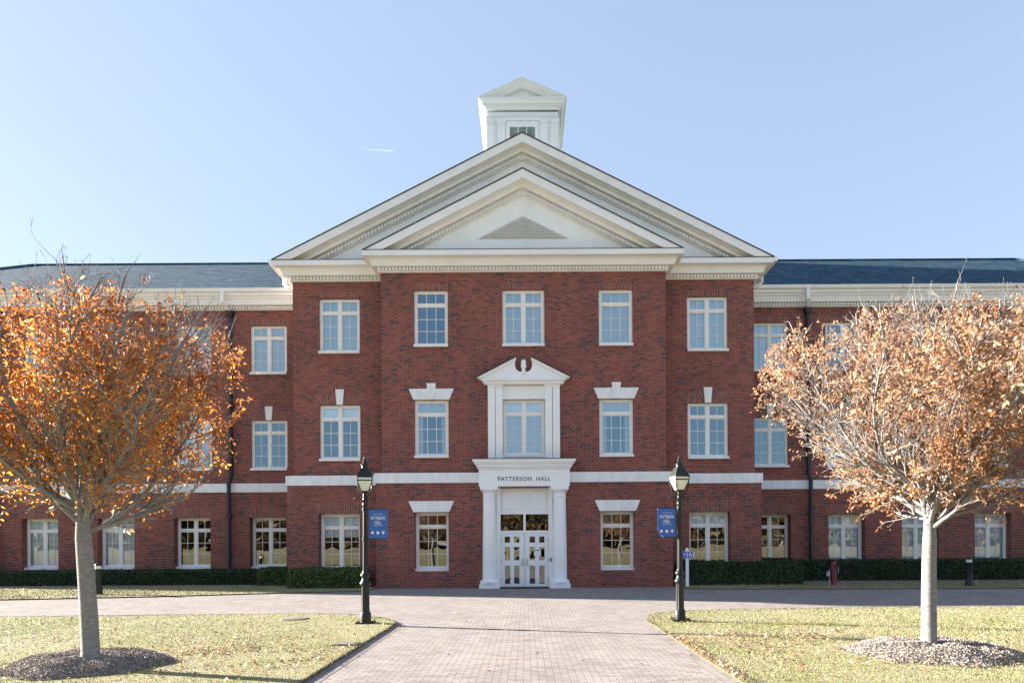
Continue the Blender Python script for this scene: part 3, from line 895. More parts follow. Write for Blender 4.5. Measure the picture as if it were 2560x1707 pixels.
for f_ in (1, 2, 3):
    for dbl in (0, 1):
        h_ = HZ[f_][1] - HZ[f_][0]
        PROTO[(f_, dbl)] = window_proto(WD if dbl else WSG, h_, dbl, 'glass_low' if f_ == 1 else 'glass')
used = set()
def place(f_, dbl, cx, y, cover='blind', drop=1.0):
    """cover: blind (drawn by the share drop), none, curtain, valance"""
    o, w, h = PROTO[(f_, dbl)]
    if (f_, dbl) in used:
        c = o.copy(); COL.objects.link(c)
        for ch in o.children:
            if ch.name.split('.')[0] in ("pane", "sill"):
                k = ch.copy(); COL.objects.link(k); k.parent = c
        o = c
    used.add((f_, dbl))
    o.parent = hall
    o.location = (cx, y, HZ[f_][0])
    if cover in ('blind', 'valance'):
        m = MB(); z1 = h - 0.06; z0 = z1 - (z1 - 0.12) * (drop if cover == 'blind' else 0.24)
        m.box(-w / 2 + 0.06, w / 2 - 0.06, 0.115, 0.12, z0, z1)
        m.build("blind", M['blind'], o)
    if cover in ('curtain',):
        m = MB()
        for s in (-1, 1):
            n = 14; vs = []
            for i in range(n + 1):
                x = s * (w / 2 - 0.06 - (0.24 * (i / n)))
                yy = 0.15 + 0.02 * math.sin(i * 1.9)
                vs += [(x, yy, 0.12), (x * (0.97 + 0.03 * math.cos(i)), yy, h - 0.62)]
            m.add(vs, [(2 * i, 2 * i + 2, 2 * i + 3, 2 * i + 1) for i in range(n)])
        m.build("curtain", M['curtain'], o, smooth=80)
        m = MB(); m.box(-w / 2 + 0.06, w / 2 - 0.06, 0.115, 0.12, h - 0.56, h - 0.06); m.build("blind", M['blind'], o)
    return o
yu, yl = 0.10, 0.15    # how far the frames sit behind the upper and the ground storey faces
place(3, 0, -3.64, YC + yu, 'none'); place(3, 0, 3.64, YC + yu); place(3, 1, 0, YC + yu)
place(2, 0, -3.64, YC + yu, 'curtain'); place(2, 0, 3.64, YC + yu, 'curtain')
place(2, 1, 0, YC + yu - 0.02)
place(1, 0, -3.64, YC + yl, 'none'); place(1, 0, 3.64, YC + yl, 'none')
for s in (-1, 1):
    place(3, 1, s * 7.48, YS + yu)
place(2, 1, -7.48, YS + yu, 'valance'); place(2, 1, 7.48, YS + yu, 'none')
place(1, 1, -7.48, YS + yl, 'blind', 0.42); place(1, 1, 7.48, YS + yl, 'valance')
covers_l = {1: ['none', 'none', 'blind', 'blind', 'blind'], 2: ['none', 'blind', 'blind', 'none', 'blind'], 3: ['blind', 'blind', 'none', 'blind', 'blind']}
covers_r = {1: ['none', 'blind', 'blind', 'blind', 'blind'], 2: ['none', 'blind', 'none', 'blind', 'blind'], 3: ['blind', 'none', 'none', 'blind', 'blind']}
for wx, cv in ((WING_L, covers_l), (WING_R, covers_r)):
    for i, x in enumerate(wx):
        for f_ in (1, 2, 3):
            place(f_, 1, x, YW + (yl if f_ == 1 else yu), cv[f_][i])

# frontispiece round the middle window: pilasters, panel, broken pediment with an acorn
fr = MB()
y_f = YC - 0.10
fr.box(-0.86, 0.86, YC - 0.03, YC + 0.09, 7.395, 7.93)               # panel above the window
fr.box(-0.86, 0.86, YC - 0.05, YC + 0.0, 7.395, 7.42)
frame_part = fr.build("window_surround", M['white'], hall)
for s in (-1, 1):
    for x0, x1 in ((1.13, 1.41), (0.835, 1.11)):
        pil = MB()
        a, b = sorted((s * x0, s * x1))
        pil.box(a, b, YC - 0.16, YC + 0.02, 5.06, 7.85)
        pil.box(a - 0.008, b + 0.008, YC - 0.19, YC + 0.02, 4.96, 5.06)
        pil.box(a - 0.008, b + 0.008, YC - 0.19, YC + 0.02, 7.85, 7.95)
        pil.build("pilaster", M['white'], hall)
wb = MB(); wb.box(-0.825, 0.825, YC - 0.12, YC + 0.0, 4.96, 5.105); wb.build("window_base", M['white'], frame_part)
# broken pediment
bp_ = MB()
bp_.sweep([(-1.45, YC), (-1.45, YC - 0.16), (1.45, YC - 0.16), (1.45, YC)], [(-0.2, 7.95), (0.10, 7.95), (0.12, 8.03), (0.18, 8.07), (0.20, 8.12), (-0.2, 8.12)])
pts = []
zt = 8.12
tip, slope2 = 1.84, 0.505
def zr(x): return 8.17 + (tip - abs(x)) * slope2
scoop = [(-0.30, zr(0.30)), (-0.335, 8.75), (-0.33, 8.62), (-0.28, 8.50), (-0.19, 8.43), (-0.08, 8.405), (0, 8.40)]
poly = [(-1.64, zt), (0, zt)] + scoop[::-1] + [(-tip + 0.02, 8.18)]
for s in (1, -1):
    p = [(s * x, z) for x, z in poly]
    if s < 0: p = p[::-1]
    bp_.prism(p, YC - 0.30, YC + 0.02)
# raking mouldings
for s in (-1, 1):
    q = [(s * (tip), 8.165), (s * 0.29, zr(0.29)), (s * 0.29, zr(0.29) - 0.10), (s * (tip - 0.2), 8.165)]
    if s > 0: q = q[::-1]
    bp_.prism(q, YC - 0.40, YC - 0.302)
bp_.build("broken_pediment", M['white'], hall, bevel=0.006)
rf = MB()
for s in (-1, 1):
    q = [(s * (tip + .03), 8.155), (s * 0.285, zr(0.285) + .004), (s * 0.285, zr(0.285) + 0.035), (s * (tip + .03), 8.195)]
    if s > 0: q = q[::-1]
    rf.prism(q, YC - 0.43, YC + 0.02)
rf.build("roof_edge", M['flash'], hall)
ac = MB()
ac.lathe([(0.0, 8.26), (0.06, 8.30), (0.075, 8.36), (0.072, 8.50), (0.085, 8.56), (0.115, 8.60), (0.115, 8.64), (0.085, 8.66), (0.09, 8.70), (0.095, 8.76), (0.085, 8.82), (0.05, 8.87), (0.0, 8.885)], (0, YC - 0.34, 0), 18)
ac.build("acorn_finial", M['white'], hall, smooth=40)

# the entrance
YE = YC - GF
ent = MB()
ent.sweep([(-1.75, YE), (-1.75, YE - 0.42), (1.75, YE - 0.42), (1.75, YE)], [(-0.4, 3.94), (0.0, 3.94), (0.0, 4.58), (0.04, 4.60), (0.04, 4.66), (0.09, 4.68), (0.09, 4.74), (0.16, 4.80), (0.23, 4.90), (0.23, 4.955), (-0.45, 4.96)])
ent.build("entablature", M['white'], hall, smooth=35)
dn = MB()
for i in range(44):
    x = -1.75 + 3.5 * (i + 0.5) / 44
    dn.box(x - 0.02, x + 0.02, YE - 0.50, YE - 0.455, 4.605, 4.655)
dn.build("dentils", M['white'], hall)
tp = MB(); tp.box(-2.0, 2.0, YE - 0.67, YE + 0.18, 4.962, 4.985); tp.build("flashing", M['flash'], hall)
for s in (-1, 1):
    c = MB()
    cx = s * 1.365
    c.box(cx - 0.395, cx + 0.395, YE - 0.42 - 0.01, YE + 0.02, 0.0, 0.17)
    c.lathe([(0.36, 0.17), (0.385, 0.20), (0.385, 0.26), (0.35, 0.30), (0.30, 0.33), (0.282, 0.36), (0.278, 0.9), (0.272, 1.6), (0.262, 2.4), (0.250, 3.1), (0.245, 3.50), (0.265, 3.52), (0.265, 3.56), (0.247, 3.58), (0.250, 3.68), (0.30, 3.74), (0.33, 3.80)], (cx, YE - 0.10, 0), 32)
    c.box(cx - 0.34, cx + 0.34, YE - 0.44, YE + 0.02, 3.80, 3.938)
    c.build("column", M['white'], hall, smooth=35)
# door case in the recess
YD = YC + 0.02
dc = MB()
dc.box(-1.10, -0.94, YE - 0.02, YD + 0.10, 0.0, 3.935); dc.box(0.94, 1.10, YE - 0.02, YD + 0.10, 0.0, 3.935)
dc.box(-0.94, 0.94, YD - 0.06, YD + 0.10, 2.875, 3.935)
dc.box(-0.94, 0.94, YD - 0.07, YD + 0.10, 2.13, 2.235)
dc.box(-0.045, 0.045, YD - 0.072, YD + 0.10, 2.235, 2.875)
dc.build("door_case", M['white'], hall)
for s in (-1, 1):
    pn = MB()
    a, b = sorted((s * 0.10, s * 0.86))
    for (x0, x1, z0, z1) in ((a, b, 3.10, 3.14), (a, b, 3.74, 3.78), (a, a + .04, 3.14, 3.74), (b - .04, b, 3.14, 3.74)):
        pn.box(x0, x1, YD - 0.10, YD - 0.0605, z0, z1)
    pn.build("door_panel", M['white'], hall)
for x0, x1 in ((-0.94, -0.045), (0.045, 0.94)):
    tg = MB(); tg.quad((x0, YD, 2.235), (x1, YD, 2.235), (x1, YD, 2.875), (x0, YD, 2.875))
    tg.build("transom_pane", M['doorglass'], hall)
for s in (-1, 1):
    a, b = sorted((s * 0.006, s * 0.938))
    w_ = b - a
    hl = []
    for (u0, u1) in ((0.165, 0.39), (0.555, 0.78)) if s < 0 else ((0.20, 0.43), (0.605, 0.83)):
        for (z0, z1) in ((1.76, 2.0), (1.07, 1.59), (0.12 + 0.02, 0.86)):
            hl.append((a + u0 * w_, a + u1 * w_, z0, z1))
    d = MB()
    d.wall(a, b, 0.03, 2.13, YD - 0.045, hl, 0.05)
    leaf = d.build("door", M['white'], hall)
    gp = MB()
    for (x0, x1, z0, z1) in hl: gp.quad((x0, YD - 0.015, z0), (x1, YD - 0.015, z0), (x1, YD - 0.015, z1), (x0, YD - 0.015, z1))
    gp.build("pane", M['doorglass'], leaf)
    hd = MB()
    xh = s * 0.085
    hd.box(xh - 0.025, xh + 0.025, YD - 0.06, YD - 0.046, 0.86, 1.14)
    hd.tube([(xh, YD - 0.06, 1.06), (xh, YD - 0.10, 1.06), (xh, YD - 0.105, 0.93), (xh, YD - 0.06, 0.92)], 0.012, 8)
    hd.tube([(xh, YD - 0.06, 0.89), (xh, YD - 0.10, 0.89), (xh + s * 0.10, YD - 0.105, 0.885)], 0.011, 8)
    hd.build("handle", M['brass'], leaf, smooth=50)
    hg = MB()
    for z in (0.32, 1.05, 1.85):
        hg.box(s * 0.93 - 0.018, s * 0.93 + 0.018, YD - 0.075, YD - 0.046, z - 0.06, z + 0.06)
    hg.build("hinge", M['grey'], leaf)
cr = MB(); cr.box(0.995, 1.045, YE - 0.05, YE - 0.021, 1.02, 1.16); cr.build("card_reader", M['black'], hall, bevel=0.006)
text_mesh("lettering", "PATTERSON  HALL", M['letters'], hall, 2.02, 0.165, (0.0, YE - 0.424, 4.215), depth=0.012, spacing=1.12)

# downspouts on the wings
def wing_pipe(x):
    t = MB(); t.box(x - 0.075 - .16, x + 0.075 - .16, YW - 0.66, YW - 0.52, 12.56, 13.10)
    t.add([(x - .235, YW - .66, 12.56), (x - .085, YW - .66, 12.56), (x - .085, YW - .52, 12.56), (x - .235, YW - .52, 12.56), (x - .08, YW - .26, 12.28), (x + .08, YW - .26, 12.28), (x + .08, YW - .10, 12.28), (x - .08, YW - .10, 12.28)], [(0, 1, 5, 4), (1, 2, 6, 5), (2, 3, 7, 6), (3, 0, 4, 7), (4, 5, 6, 7)])
    o = t.build("downspout", M['trim'], hall)
    p = MB()
    p.add([(x + sx * r_, YW - 0.17 + sy * r_, z) for (r_, z) in ((.15, 12.30), (.15, 12.20), (.085, 12.05)) for sx, sy in ((-1, -1), (1, -1), (1, 1), (-1, 1))],
          [(0, 1, 2, 3)] + [(4 * j + i, 4 * j + (i + 1) % 4, 4 * j + 4 + (i + 1) % 4, 4 * j + 4 + i) for j in range(2) for i in range(4)])
    p.tube([(x, YW - 0.15, 12.10), (x, YW - 0.15, 4.85), (x, YW - 0.40, 4.50), (x, YW - 0.40, 0.0)], 0.085, 10)
    for z in (10.2, 8.0, 6.0, 3.0): p.box(x - 0.11, x + 0.11, (YW - 0.26 if z > 5 else YW - 0.50), (YW - 0.02 if z > 5 else YW - GF - 0.02), z, z + 0.06)
    p.build("drain_pipe", M['darkpipe'], o, smooth=50)
for x in (-13.3, 12.88, -23.8, 23.6): wing_pipe(x)

# cupola on the crossing of the ridges
YCU = 10.0
cu = MB()
HB, DB = 1.92, 4.3
cu.box(-2.7, 2.7, 6.2, 17.0, 14.0, 19.7)  # unseen wide base, added so its shadow fills the right wing roof
cu.box(-HB, HB, YCU, YCU + DB, 19.7, 25.0)
cupola = cu.build("cupola", M['cupola'], hall)
def zc(cy, d=36.9): return 1.75 + (1246 - (165.4 + cy / 8.534)) / 1568 * d
sq = [(-HB, YCU), (HB, YCU), (HB, YCU + DB), (-HB, YCU + DB), (-HB, YCU)]
def loop_sweep(mb, pts, prof):
    # closed square loop, wound so that outward is to the right
    n = len(pts) - 1
    P = [Vector(p) for p in pts[:-1]]
    k = len(prof); vs = []
    for i in range(n):
        d0 = (P[i] - P[i - 1]).normalized(); d1 = (P[(i + 1) % n] - P[i]).normalized()
        n0, n1 = Vector((d0.y, -d0.x)), Vector((d1.y, -d1.x))
        off = (n0 + n1) / (1 + n0.dot(n1))
        vs += [(P[i].x + off.x * o, P[i].y + off.y * o, z) for o, z in prof]
    fs = [(i * k + j, ((i + 1) % n) * k + j, ((i + 1) % n) * k + j + 1, i * k + j + 1) for i in range(n) for j in range(k - 1)]
    mb.add(vs, fs)
E = zc(490, 36.5)
cc = MB()
loop_sweep(cc, sq, [(0, zc(745) - .02), (0.06, zc(745) - .02), (0.06, zc(712) ), (0.15, zc(705)), (0.15, zc(660, 36.75)), (0.20, zc(655, 36.7)), (0.20, zc(615, 36.7)), (0.24, zc(605, 36.6)), (0.31, zc(560, 36.55)), (0.40, zc(522, 36.5)), (0.42, zc(520, 36.5)), (0.42, E), (0, E + 0.02)])
loop_sweep(cc, sq, [(0, zc(890)), (0.07, zc(888)), (0.07, zc(872)), (0, zc(868))])
loop_sweep(cc, sq, [(0, zc(962)), (0.05, zc(960)), (0.05, zc(895)), (0, zc(893))])
cc.build("cupola_cornice", M['cupola'], cupola, smooth=35)
pl = MB()
def cupx(cx): return (cx - 1067.5) / 8.534 / 1568 * 36.9
for x0, x1 in ((370, 505), (575, 720), (1415, 1560), (1630, 1765)):
    pl = MB()
    a, b = cupx(x0), cupx(x1)
    pl.box(a, b, YCU - 0.09, YCU, 19.7, zc(1025))
    pl.box(a - .05, b + .05, YCU - 0.13, YCU, zc(1020), zc(962))
    pl.build("cupola_pilaster", M['cupola'], cupola)
for s in (-1, 1):
    for y0, y1 in ((YCU + .0, YCU + .35), (YCU + .55, YCU + .95), (YCU + DB - .95, YCU + DB - .55), (YCU + DB - .35, YCU + DB)):
        x0, x1 = sorted((s * HB, s * (HB + 0.09)))
        pl = MB(); pl.box(x0, x1, y0, y1, 19.7, zc(1000))
        pl.build("cupola_pilaster", M['cupola'], cupola)
wf = MB()
x0, x1, xa, xb, zt_ = cupx(755), cupx(1380), cupx(820), cupx(1312), zc(1085)
wf.box(x0, xa, YCU - 0.05, YCU, 20.2, zc(985)); wf.box(xb, x1, YCU - 0.05, YCU, 20.2, zc(985)); wf.box(xa, xb, YCU - 0.05, YCU, zt_, zc(985))
for i in (1, 2):
    x = xa + (xb - xa) * i / 3; wf.box(x - .022, x + .022, YCU - 0.045, YCU - 0.012, 20.2, zt_)
wf.build("cupola_window", M['cupola'], cupola)
wg = MB(); wg.box(xa, xb, YCU - 0.012, YCU - 0.004, 20.2, zt_)
wg.build("cupola_pane", plain("cupola_glass", (0.16, 0.21, 0.17), 0.12, 0.3, 2.0, spec=0.8), cupola)
# cupola gable roof with a small pediment on the front
he = HB + 0.42; ap = zc(103, 36.5); yf, yb = YCU - 0.42, YCU + DB + 0.42
cr_ = MB()
for s in (-1, 1):
    cr_.add([(0, yf - .03, ap), (0, yb + .03, ap), (s * (he + .03), yb + .03, E + .01), (s * (he + .03), yf - .03, E + .01), (0, yf - .03, ap - .05), (0, yb + .03, ap - .05), (s * (he + .03), yb + .03, E - .04), (s * (he + .03), yf - .03, E - .04)],
            [(0, 1, 2, 3), (4, 7, 6, 5), (0, 3, 7, 4), (1, 5, 6, 2), (3, 2, 6, 7)])
cr_.build("cupola_roof", M['cupola'], cupola)
cp = MB()
sl_ = (ap - E) / he
for (yy, s_) in ((yf, 1),):
    prof = [(0.0, -0.04), (0.0, -0.10), (0.10, -0.16), (0.18, -0.30), (0.20, -0.36), (0.20, -0.42), (0.26, -0.43), (0.40, -0.46)]
    n = len(prof)
    for s in (-1, 1):
        vs = []
        for x in (s * he, 0.0):
            for p, dz in prof: vs.append((x, yy + p, E + (he - abs(x)) * sl_ + dz))
        cp.add(vs, [(j, n + j, n + j + 1, j + 1) for j in range(n - 1)])
cp.clip_below(E + 0.0)
cp.prism([(-he + .3, E), (he - .3, E), (0, ap - 0.25)], yf + 0.38, yf + 0.45)
cp.build("cupola_pediment", M['cupola'], cupola)

# ------------------------------------------------------------------ things at the door
nt = MB(); nt.box(-0.135, 0.135, -0.003, 0.0, 0, 0.27)
note = empty("paper_notice", (0.50, YD - 0.047, 1.235), "white paper notice with a dark heading taped on the right door leaf", "notice")
nt.build("sheet", M['paper'], note)
nh = MB(); nh.box(-0.105, 0.105, -0.0045, -0.0032, 0.205, 0.235); nh.build("heading", M['black'], note)
dm = MB(); dm.box(-0.95, 0.90, YE - 0.62, YE + 0.10, 0.002, 0.025)
tag(dm.build("door_mat", M['mat'], bevel=0.008), "flat dark doormat in front of the white double doors", "doormat")

# ------------------------------------------------------------------ hedges and shrubs
def hedge(x0, x1, y0, y1, h, label, mat, seed, n, z0=0.03, leafs=0.028, rnd=0.12, wob=0.05, group="clipped hedges along the hall", name="hedge"):
    r = np.random.default_rng(seed)
    root = empty(name, ((x0 + x1) / 2, (y0 + y1) / 2, z0), label, "hedge", group)
    cx, cy = (x0 + x1) / 2, (y0 + y1) / 2
    hx, hy = (x1 - x0) / 2, (y1 - y0) / 2
    core = MB(); core.box(-hx + .10, hx - .10, -hy + .10, hy - .10, 0, h - .09)  # solid near-black box, painted as the shade behind the leaves
    core.build("shade_core", M['hedgecore'], root)
    # sample the shell of a rounded box
    fa = np.array([2 * hx * 2 * hy, 2 * hx * h, 2 * hy * h * .5, 2 * hy * h * .5])
    f = r.choice(4, n, p=fa / fa.sum())
    u, v = r.uniform(-1, 1, n), r.uniform(0, 1, n)
    p = np.zeros((n, 3)); nrm = np.zeros((n, 3))
    t = f == 0; p[t] = np.stack([u[t] * hx, (v[t] * 2 - 1) * hy, np.full(t.sum(), h)], 1); nrm[t] = (0, 0, 1)
    t = f == 1; p[t] = np.stack([u[t] * hx, np.full(t.sum(), -hy), v[t] * h], 1); nrm[t] = (0, -1, 0)
    t = f == 2; p[t] = np.stack([np.full(t.sum(), -hx), u[t] * hy, v[t] * h], 1); nrm[t] = (-1, 0, 0)
    t = f == 3; p[t] = np.stack([np.full(t.sum(), hx), u[t] * hy, v[t] * h], 1); nrm[t] = (1, 0, 0)
    # round the edges
    c = np.array([hx - rnd, hy - rnd, h - rnd])
    q = np.clip(p, [-c[0], -c[1], 0], [c[0], c[1], c[2]])
    dvec = p - q; L = np.linalg.norm(dvec, axis=1, keepdims=True) + 1e-9
    p = q + dvec / L * np.minimum(L, rnd)
    wv = fbm(p[:, 0] * 2.2 + p[:, 2] * 1.5, p[:, 1] * 2.2 + p[:, 2] * 2, seed) * wob
    p += nrm * (wv[:, None] + r.normal(0, 0.022, n)[:, None] - 0.02)
    # small leaf faces
    d = nrm + r.normal(0, 0.75, (n, 3)); d /= np.linalg.norm(d, axis=1, keepdims=True)
    a = np.cross(d, r.normal(0, 1, (n, 3))); a /= np.linalg.norm(a, axis=1, keepdims=True)
    b = np.cross(d, a)
    s = r.uniform(0.6, 1.3, n)[:, None] * leafs
    V = np.stack([p - a * s * 1.3, p + b * s * 0.7, p + a * s * 1.3, p - b * s * 0.7], 1).reshape(-1, 3)
    np_mesh("foliage", V, np.arange(4 * n).reshape(-1, 4), mat, root)
    return root
hedge(-27, -11.05, 1.95, 3.4, 0.64, "long low dark hedge under the left wing windows", M['hedge'], 21, 26000)
hedge(-11.15, -9.75, 1.35, 2.7, 0.74, "small light green clipped shrub at the inner corner of the left wing", M['hedge_light'], 22, 5000, rnd=0.2)
hedge(-9.25, -6.20, -0.55, 0.5, 0.78, "short rounded green hedge under the left pavilion window beside the lamp post", M['hedge_light'], 23, 10000, rnd=0.2)
hedge(6.02, 10.95, -0.15, 0.55, 0.93, "trimmed green hedge behind the number post right of the entrance", M['hedge'], 24, 15000)
hedge(9.75, 11.4, 1.6, 3.2, 0.98, "taller clipped hedge tucked in the inner corner of the right wing", M['hedge'], 25, 6000)
hedge(11.2, 27, 2.25, 3.5, 0.90, "long dark hedge under the right wing windows", M['hedge'], 26, 26000)

# ------------------------------------------------------------------ street lamps
def lamp_proto():
    root = empty("street_lamp", (0, 0, 0))
    b = MB()
    n = 6
    b.box(-0.185, 0.185, -0.185, 0.185, 0.0, 0.035)
    for sx in (-1, 1):
        for sy in (-1, 1):
            b.lathe([(0.016, 0.035), (0.016, 0.06), (0.008, 0.07)], (sx * 0.15, sy * 0.15, 0), 6)
    b.build("base_plate", M['iron'], root)
    p = MB()
    p.lathe([(0.118, 0.035), (0.118, 0.205), (0.108, 0.225), (0.095, 0.245)], n=24)
    p.lathe([(0.094, 0.24), (0.088, 0.30), (0.086, 0.78), (0.092, 0.82)], n=24, flute=0.10, flutes=1)
    p.lathe([(0.092, 0.81), (0.112, 0.835), (0.120, 0.86), (0.112, 0.885), (0.085, 0.92), (0.075, 0.95), (0.075, 0.99), (0.100, 1.01), (0.106, 1.035), (0.100, 1.055), (0.075, 1.08), (0.062, 1.12)], n=24)
    p.build("pedestal", M['iron'], root, smooth=30)
    s = MB()
    s.lathe([(0.058, 1.10), (0.052, 1.5), (0.045, 2.55)], n=24, flute=0.08, flutes=1)
    s.lathe([(0.047, 2.50), (0.058, 2.52), (0.058, 2.56), (0.046, 2.585), (0.055, 2.61), (0.060, 2.64), (0.050, 2.665), (0.042, 2.70), (0.040, 2.86)], n=20)
    s.build("shaft", M['iron'], root, smooth=30)
    bar = MB(); bar.tube([(-0.21, 0, 2.685), (0.21, 0, 2.685)], 0.011, 8)
    for sx in (-1, 1): bar.lathe([(0.0, -0.02), (0.018, -0.012), (0.02, 0.0), (0.018, 0.012), (0.0, 0.02)], (sx * 0.215, 0, 2.685), 10)
    bar.build("ladder_bar", M['iron'], root, smooth=60)
    # four sided lantern, turned a little
    lan = MB(); rot = R(45 + 14)
    q2 = math.sqrt(2)
    lan.lathe([(0.105 * q2 * .62, 2.80), (0.105 * q2 * .72, 2.845)], n=4, rot=rot)
    lan.lathe([(0.158 * q2, 3.050), (0.165 * q2, 3.057), (0.165 * q2, 3.068), (0.158 * q2, 3.075)], n=4, rot=rot)
    lan.lathe([(0.150 * q2, 3.125), (0.168 * q2, 3.13), (0.165 * q2, 3.15), (0.078 * q2, 3.33), (0.07 * q2, 3.335)], n=4, rot=rot)
    for i in range(4):
        a = rot + i * math.pi / 2
        c, s_ = math.cos(a), math.sin(a)
        lan.tube([(0.078 * q2 * c, 0.078 * q2 * s_, 2.84), (0.156 * q2 * c, 0.156 * q2 * s_, 3.06), (0.158 * q2 * c, 0.158 * q2 * s_, 3.13)], 0.009, 6)
    lan_o = lan.build("lantern", M['iron'], root)
    gl = MB()
    gl.lathe([(0.076 * q2, 2.846), (0.153 * q2, 3.050)], n=4, rot=rot)
    gl.lathe([(0.154 * q2, 3.076), (0.150 * q2, 3.124)], n=4, rot=rot)
    gl.build("lamp_glass", M['lampglass'], lan_o)
    ch = MB()
    ch.lathe([(0.085, 3.32), (0.070, 3.35), (0.070, 3.385), (0.090, 3.395), (0.090, 3.405), (0.058, 3.43), (0.042, 3.455), (0.050, 3.47), (0.036, 3.50), (0.018, 3.53), (0.022, 3.55), (0.014, 3.57), (0.0, 3.575)], n=18)
    ch.build("finial", M['iron'], lan_o, smooth=40)
    for i in range(4):
        a = rot + i * math.pi / 2
        c, s_ = math.cos(a), math.sin(a)
        am = MB()
        am.tube([(0.045 * c, 0.045 * s_, 2.70), (0.10 * c, 0.10 * s_, 2.735), (0.165 * c, 0.165 * s_, 2.80), (0.20 * c, 0.20 * s_, 2.90), (0.215 * c, 0.215 * s_, 3.05)], 0.010, 6)
        am.build("cradle_arm", M['iron'], root, smooth=60)
    return root
lamp = lamp_proto()
lamp.location = (-3.41, gy(14.69), 0.04)
tag(lamp, "black lantern lamp post on the left lawn corner", "lamp post", "lamp posts flanking the walk")
lamp2 = copy_tree(lamp)
lamp2.location = (3.405, gy(14.90), 0.04)
lamp2["label"] = "black lantern lamp post on the right lawn corner near the number post"

# banners
def banner(x, y, s, label, lift, curl):
    root = empty("banner", (x, y, 0.04), label, "banner", "blue banners on the lamp posts")
    x0, x1 = s * 0.075, s * 0.485
    nu, nv = 16, 24
    vs = []
    zt, zb = 2.455, 1.81
    def surf(u, v):
        px = x0 + (x1 - x0) * u
        pz = zt + (zb - zt) * v + 0.012 * u * lift
        py = 0.010 * math.sin(u * 3.0 + v * 2.2) * math.sin(math.pi * v) + 0.004 * math.sin(7 * v + 3 * u)
        if curl:
            # the loose lower outer corner bends towards the walk and catches the sun
            e = max(0.0, u * 0.75 + v - 1.42)
            py -= 0.9 * e * e; px -= s * 1.1 * e * e; pz += 0.25 * e * e
        return (px, py, pz)
    vs = [surf(i / nu, j / nv) for j in range(nv + 1) for i in range(nu + 1)]
    fs = [(j * (nu + 1) + i, j * (nu + 1) + i + 1, (j + 1) * (nu + 1) + i + 1, (j + 1) * (nu + 1) + i) for j in range(nv) for i in range(nu)]
    m = MB(); m.add(vs, fs)
    fb = m.build("fabric", M['blue'], root, smooth=180)
    so = fb.modifiers.new("cloth", 'SOLIDIFY'); so.thickness = 0.002
    for z in (2.455, 1.815):
        r = MB(); r.tube([(s * 0.03, 0.004, z), (x1 + (0 if z > 2 or not curl else -s * 0.12), 0.004, z)], 0.009, 8)
        r.lathe([(0.060, z - 0.03), (0.060, z + 0.03)], (0, 0, 0), 14)
        r.build("bracket", M['iron'], root, smooth=50)
    cx = (x0 + x1) / 2
    rot = (R(90), 0, 0)
    text_mesh("lettering", "PATTERSON", M['ink'], root, 0.30, 0.072, (cx, -0.016, 2.262), rot, 0.003, weight=0.01)
    text_mesh("lettering", "HALL", M['ink'], root, 0.135, 0.072, (cx, -0.016, 2.166), rot, 0.003, weight=0.01)
    for z, w in ((2.345, 0.105), (2.105, 0.095)):
        t = MB(); t.box(cx - w, cx + w, -0.0175, -0.0145, z - 0.003, z + 0.003); t.build("rule", M['ink'], root)
    e = MB(); e.prism([(cx - .145, 1.925), (cx - .095, 1.915), (cx - .09, 1.965), (cx - .115, 1.978), (cx - .145, 1.970)], -0.018, -0.0145); e.build("emblem", M['ink'], root)
    e = MB(); e.prism([(cx + .032 * math.cos(a), 1.945 + .034 * math.sin(a)) for a in np.linspace(0, 2 * math.pi, 18, endpoint=False)], -0.018, -0.0145); e.build("emblem", M['ink'], root)
    e = MB(); e.prism([(cx + .09, 1.978), (cx + .09, 1.935), (cx + .115, 1.910), (cx + .14, 1.935), (cx + .14, 1.978)][::-1], -0.018, -0.0145); e.build("emblem", M['ink'], root)
    return root
banner(-3.41, gy(14.69), 1, "flat blue banner on the inner side of the left lamp post", 0, False)
banner(3.405, gy(14.90), -1, "blue banner with a curled lower corner on the right lamp post", -1, True)

# ------------------------------------------------------------------ number post, bollards, valve post
sp_ = empty("number_post", (6.25, -0.62, 0.03), "slim white post with a blue number panel reading 101 before the hedge", "sign post")
m = MB(); m.box(-0.055, 0.055, -0.05, 0.05, 0.0, 1.38); m.lathe([(0.062 * 1.4, 1.36), (0.07 * 1.4, 1.38), (0.06 * 1.4, 1.41), (0.035 * 1.4, 1.47), (0.0, 1.51)], n=4, rot=R(45))
m.build("post", M['white'], sp_, bevel=0.006)
m = MB(); m.box(-0.255, 0.255, -0.075, -0.053, 1.105, 1.345); pan = m.build("panel", M['signblue'], sp_, bevel=0.004)
m = MB()
for (a, b, c, d) in ((-.255, .255, 1.105, 1.117), (-.255, .255, 1.333, 1.345), (-.255, -.243, 1.117, 1.333), (.243, .255, 1.117, 1.333)):
    m.box(a, b, -0.077, -0.0755, c, d)
m.build("panel_rim", M['ink'], pan)
text_mesh("lettering", "101", M['ink'], sp_, 0.27, 0.155, (0.105, -0.077, 1.225), depth=0.004, weight=0.03)
text_mesh("lettering", "9", M['ink'], sp_, 0.085, 0.13, (-0.115, -0.077, 1.225), depth=0.004, weight=0.01)

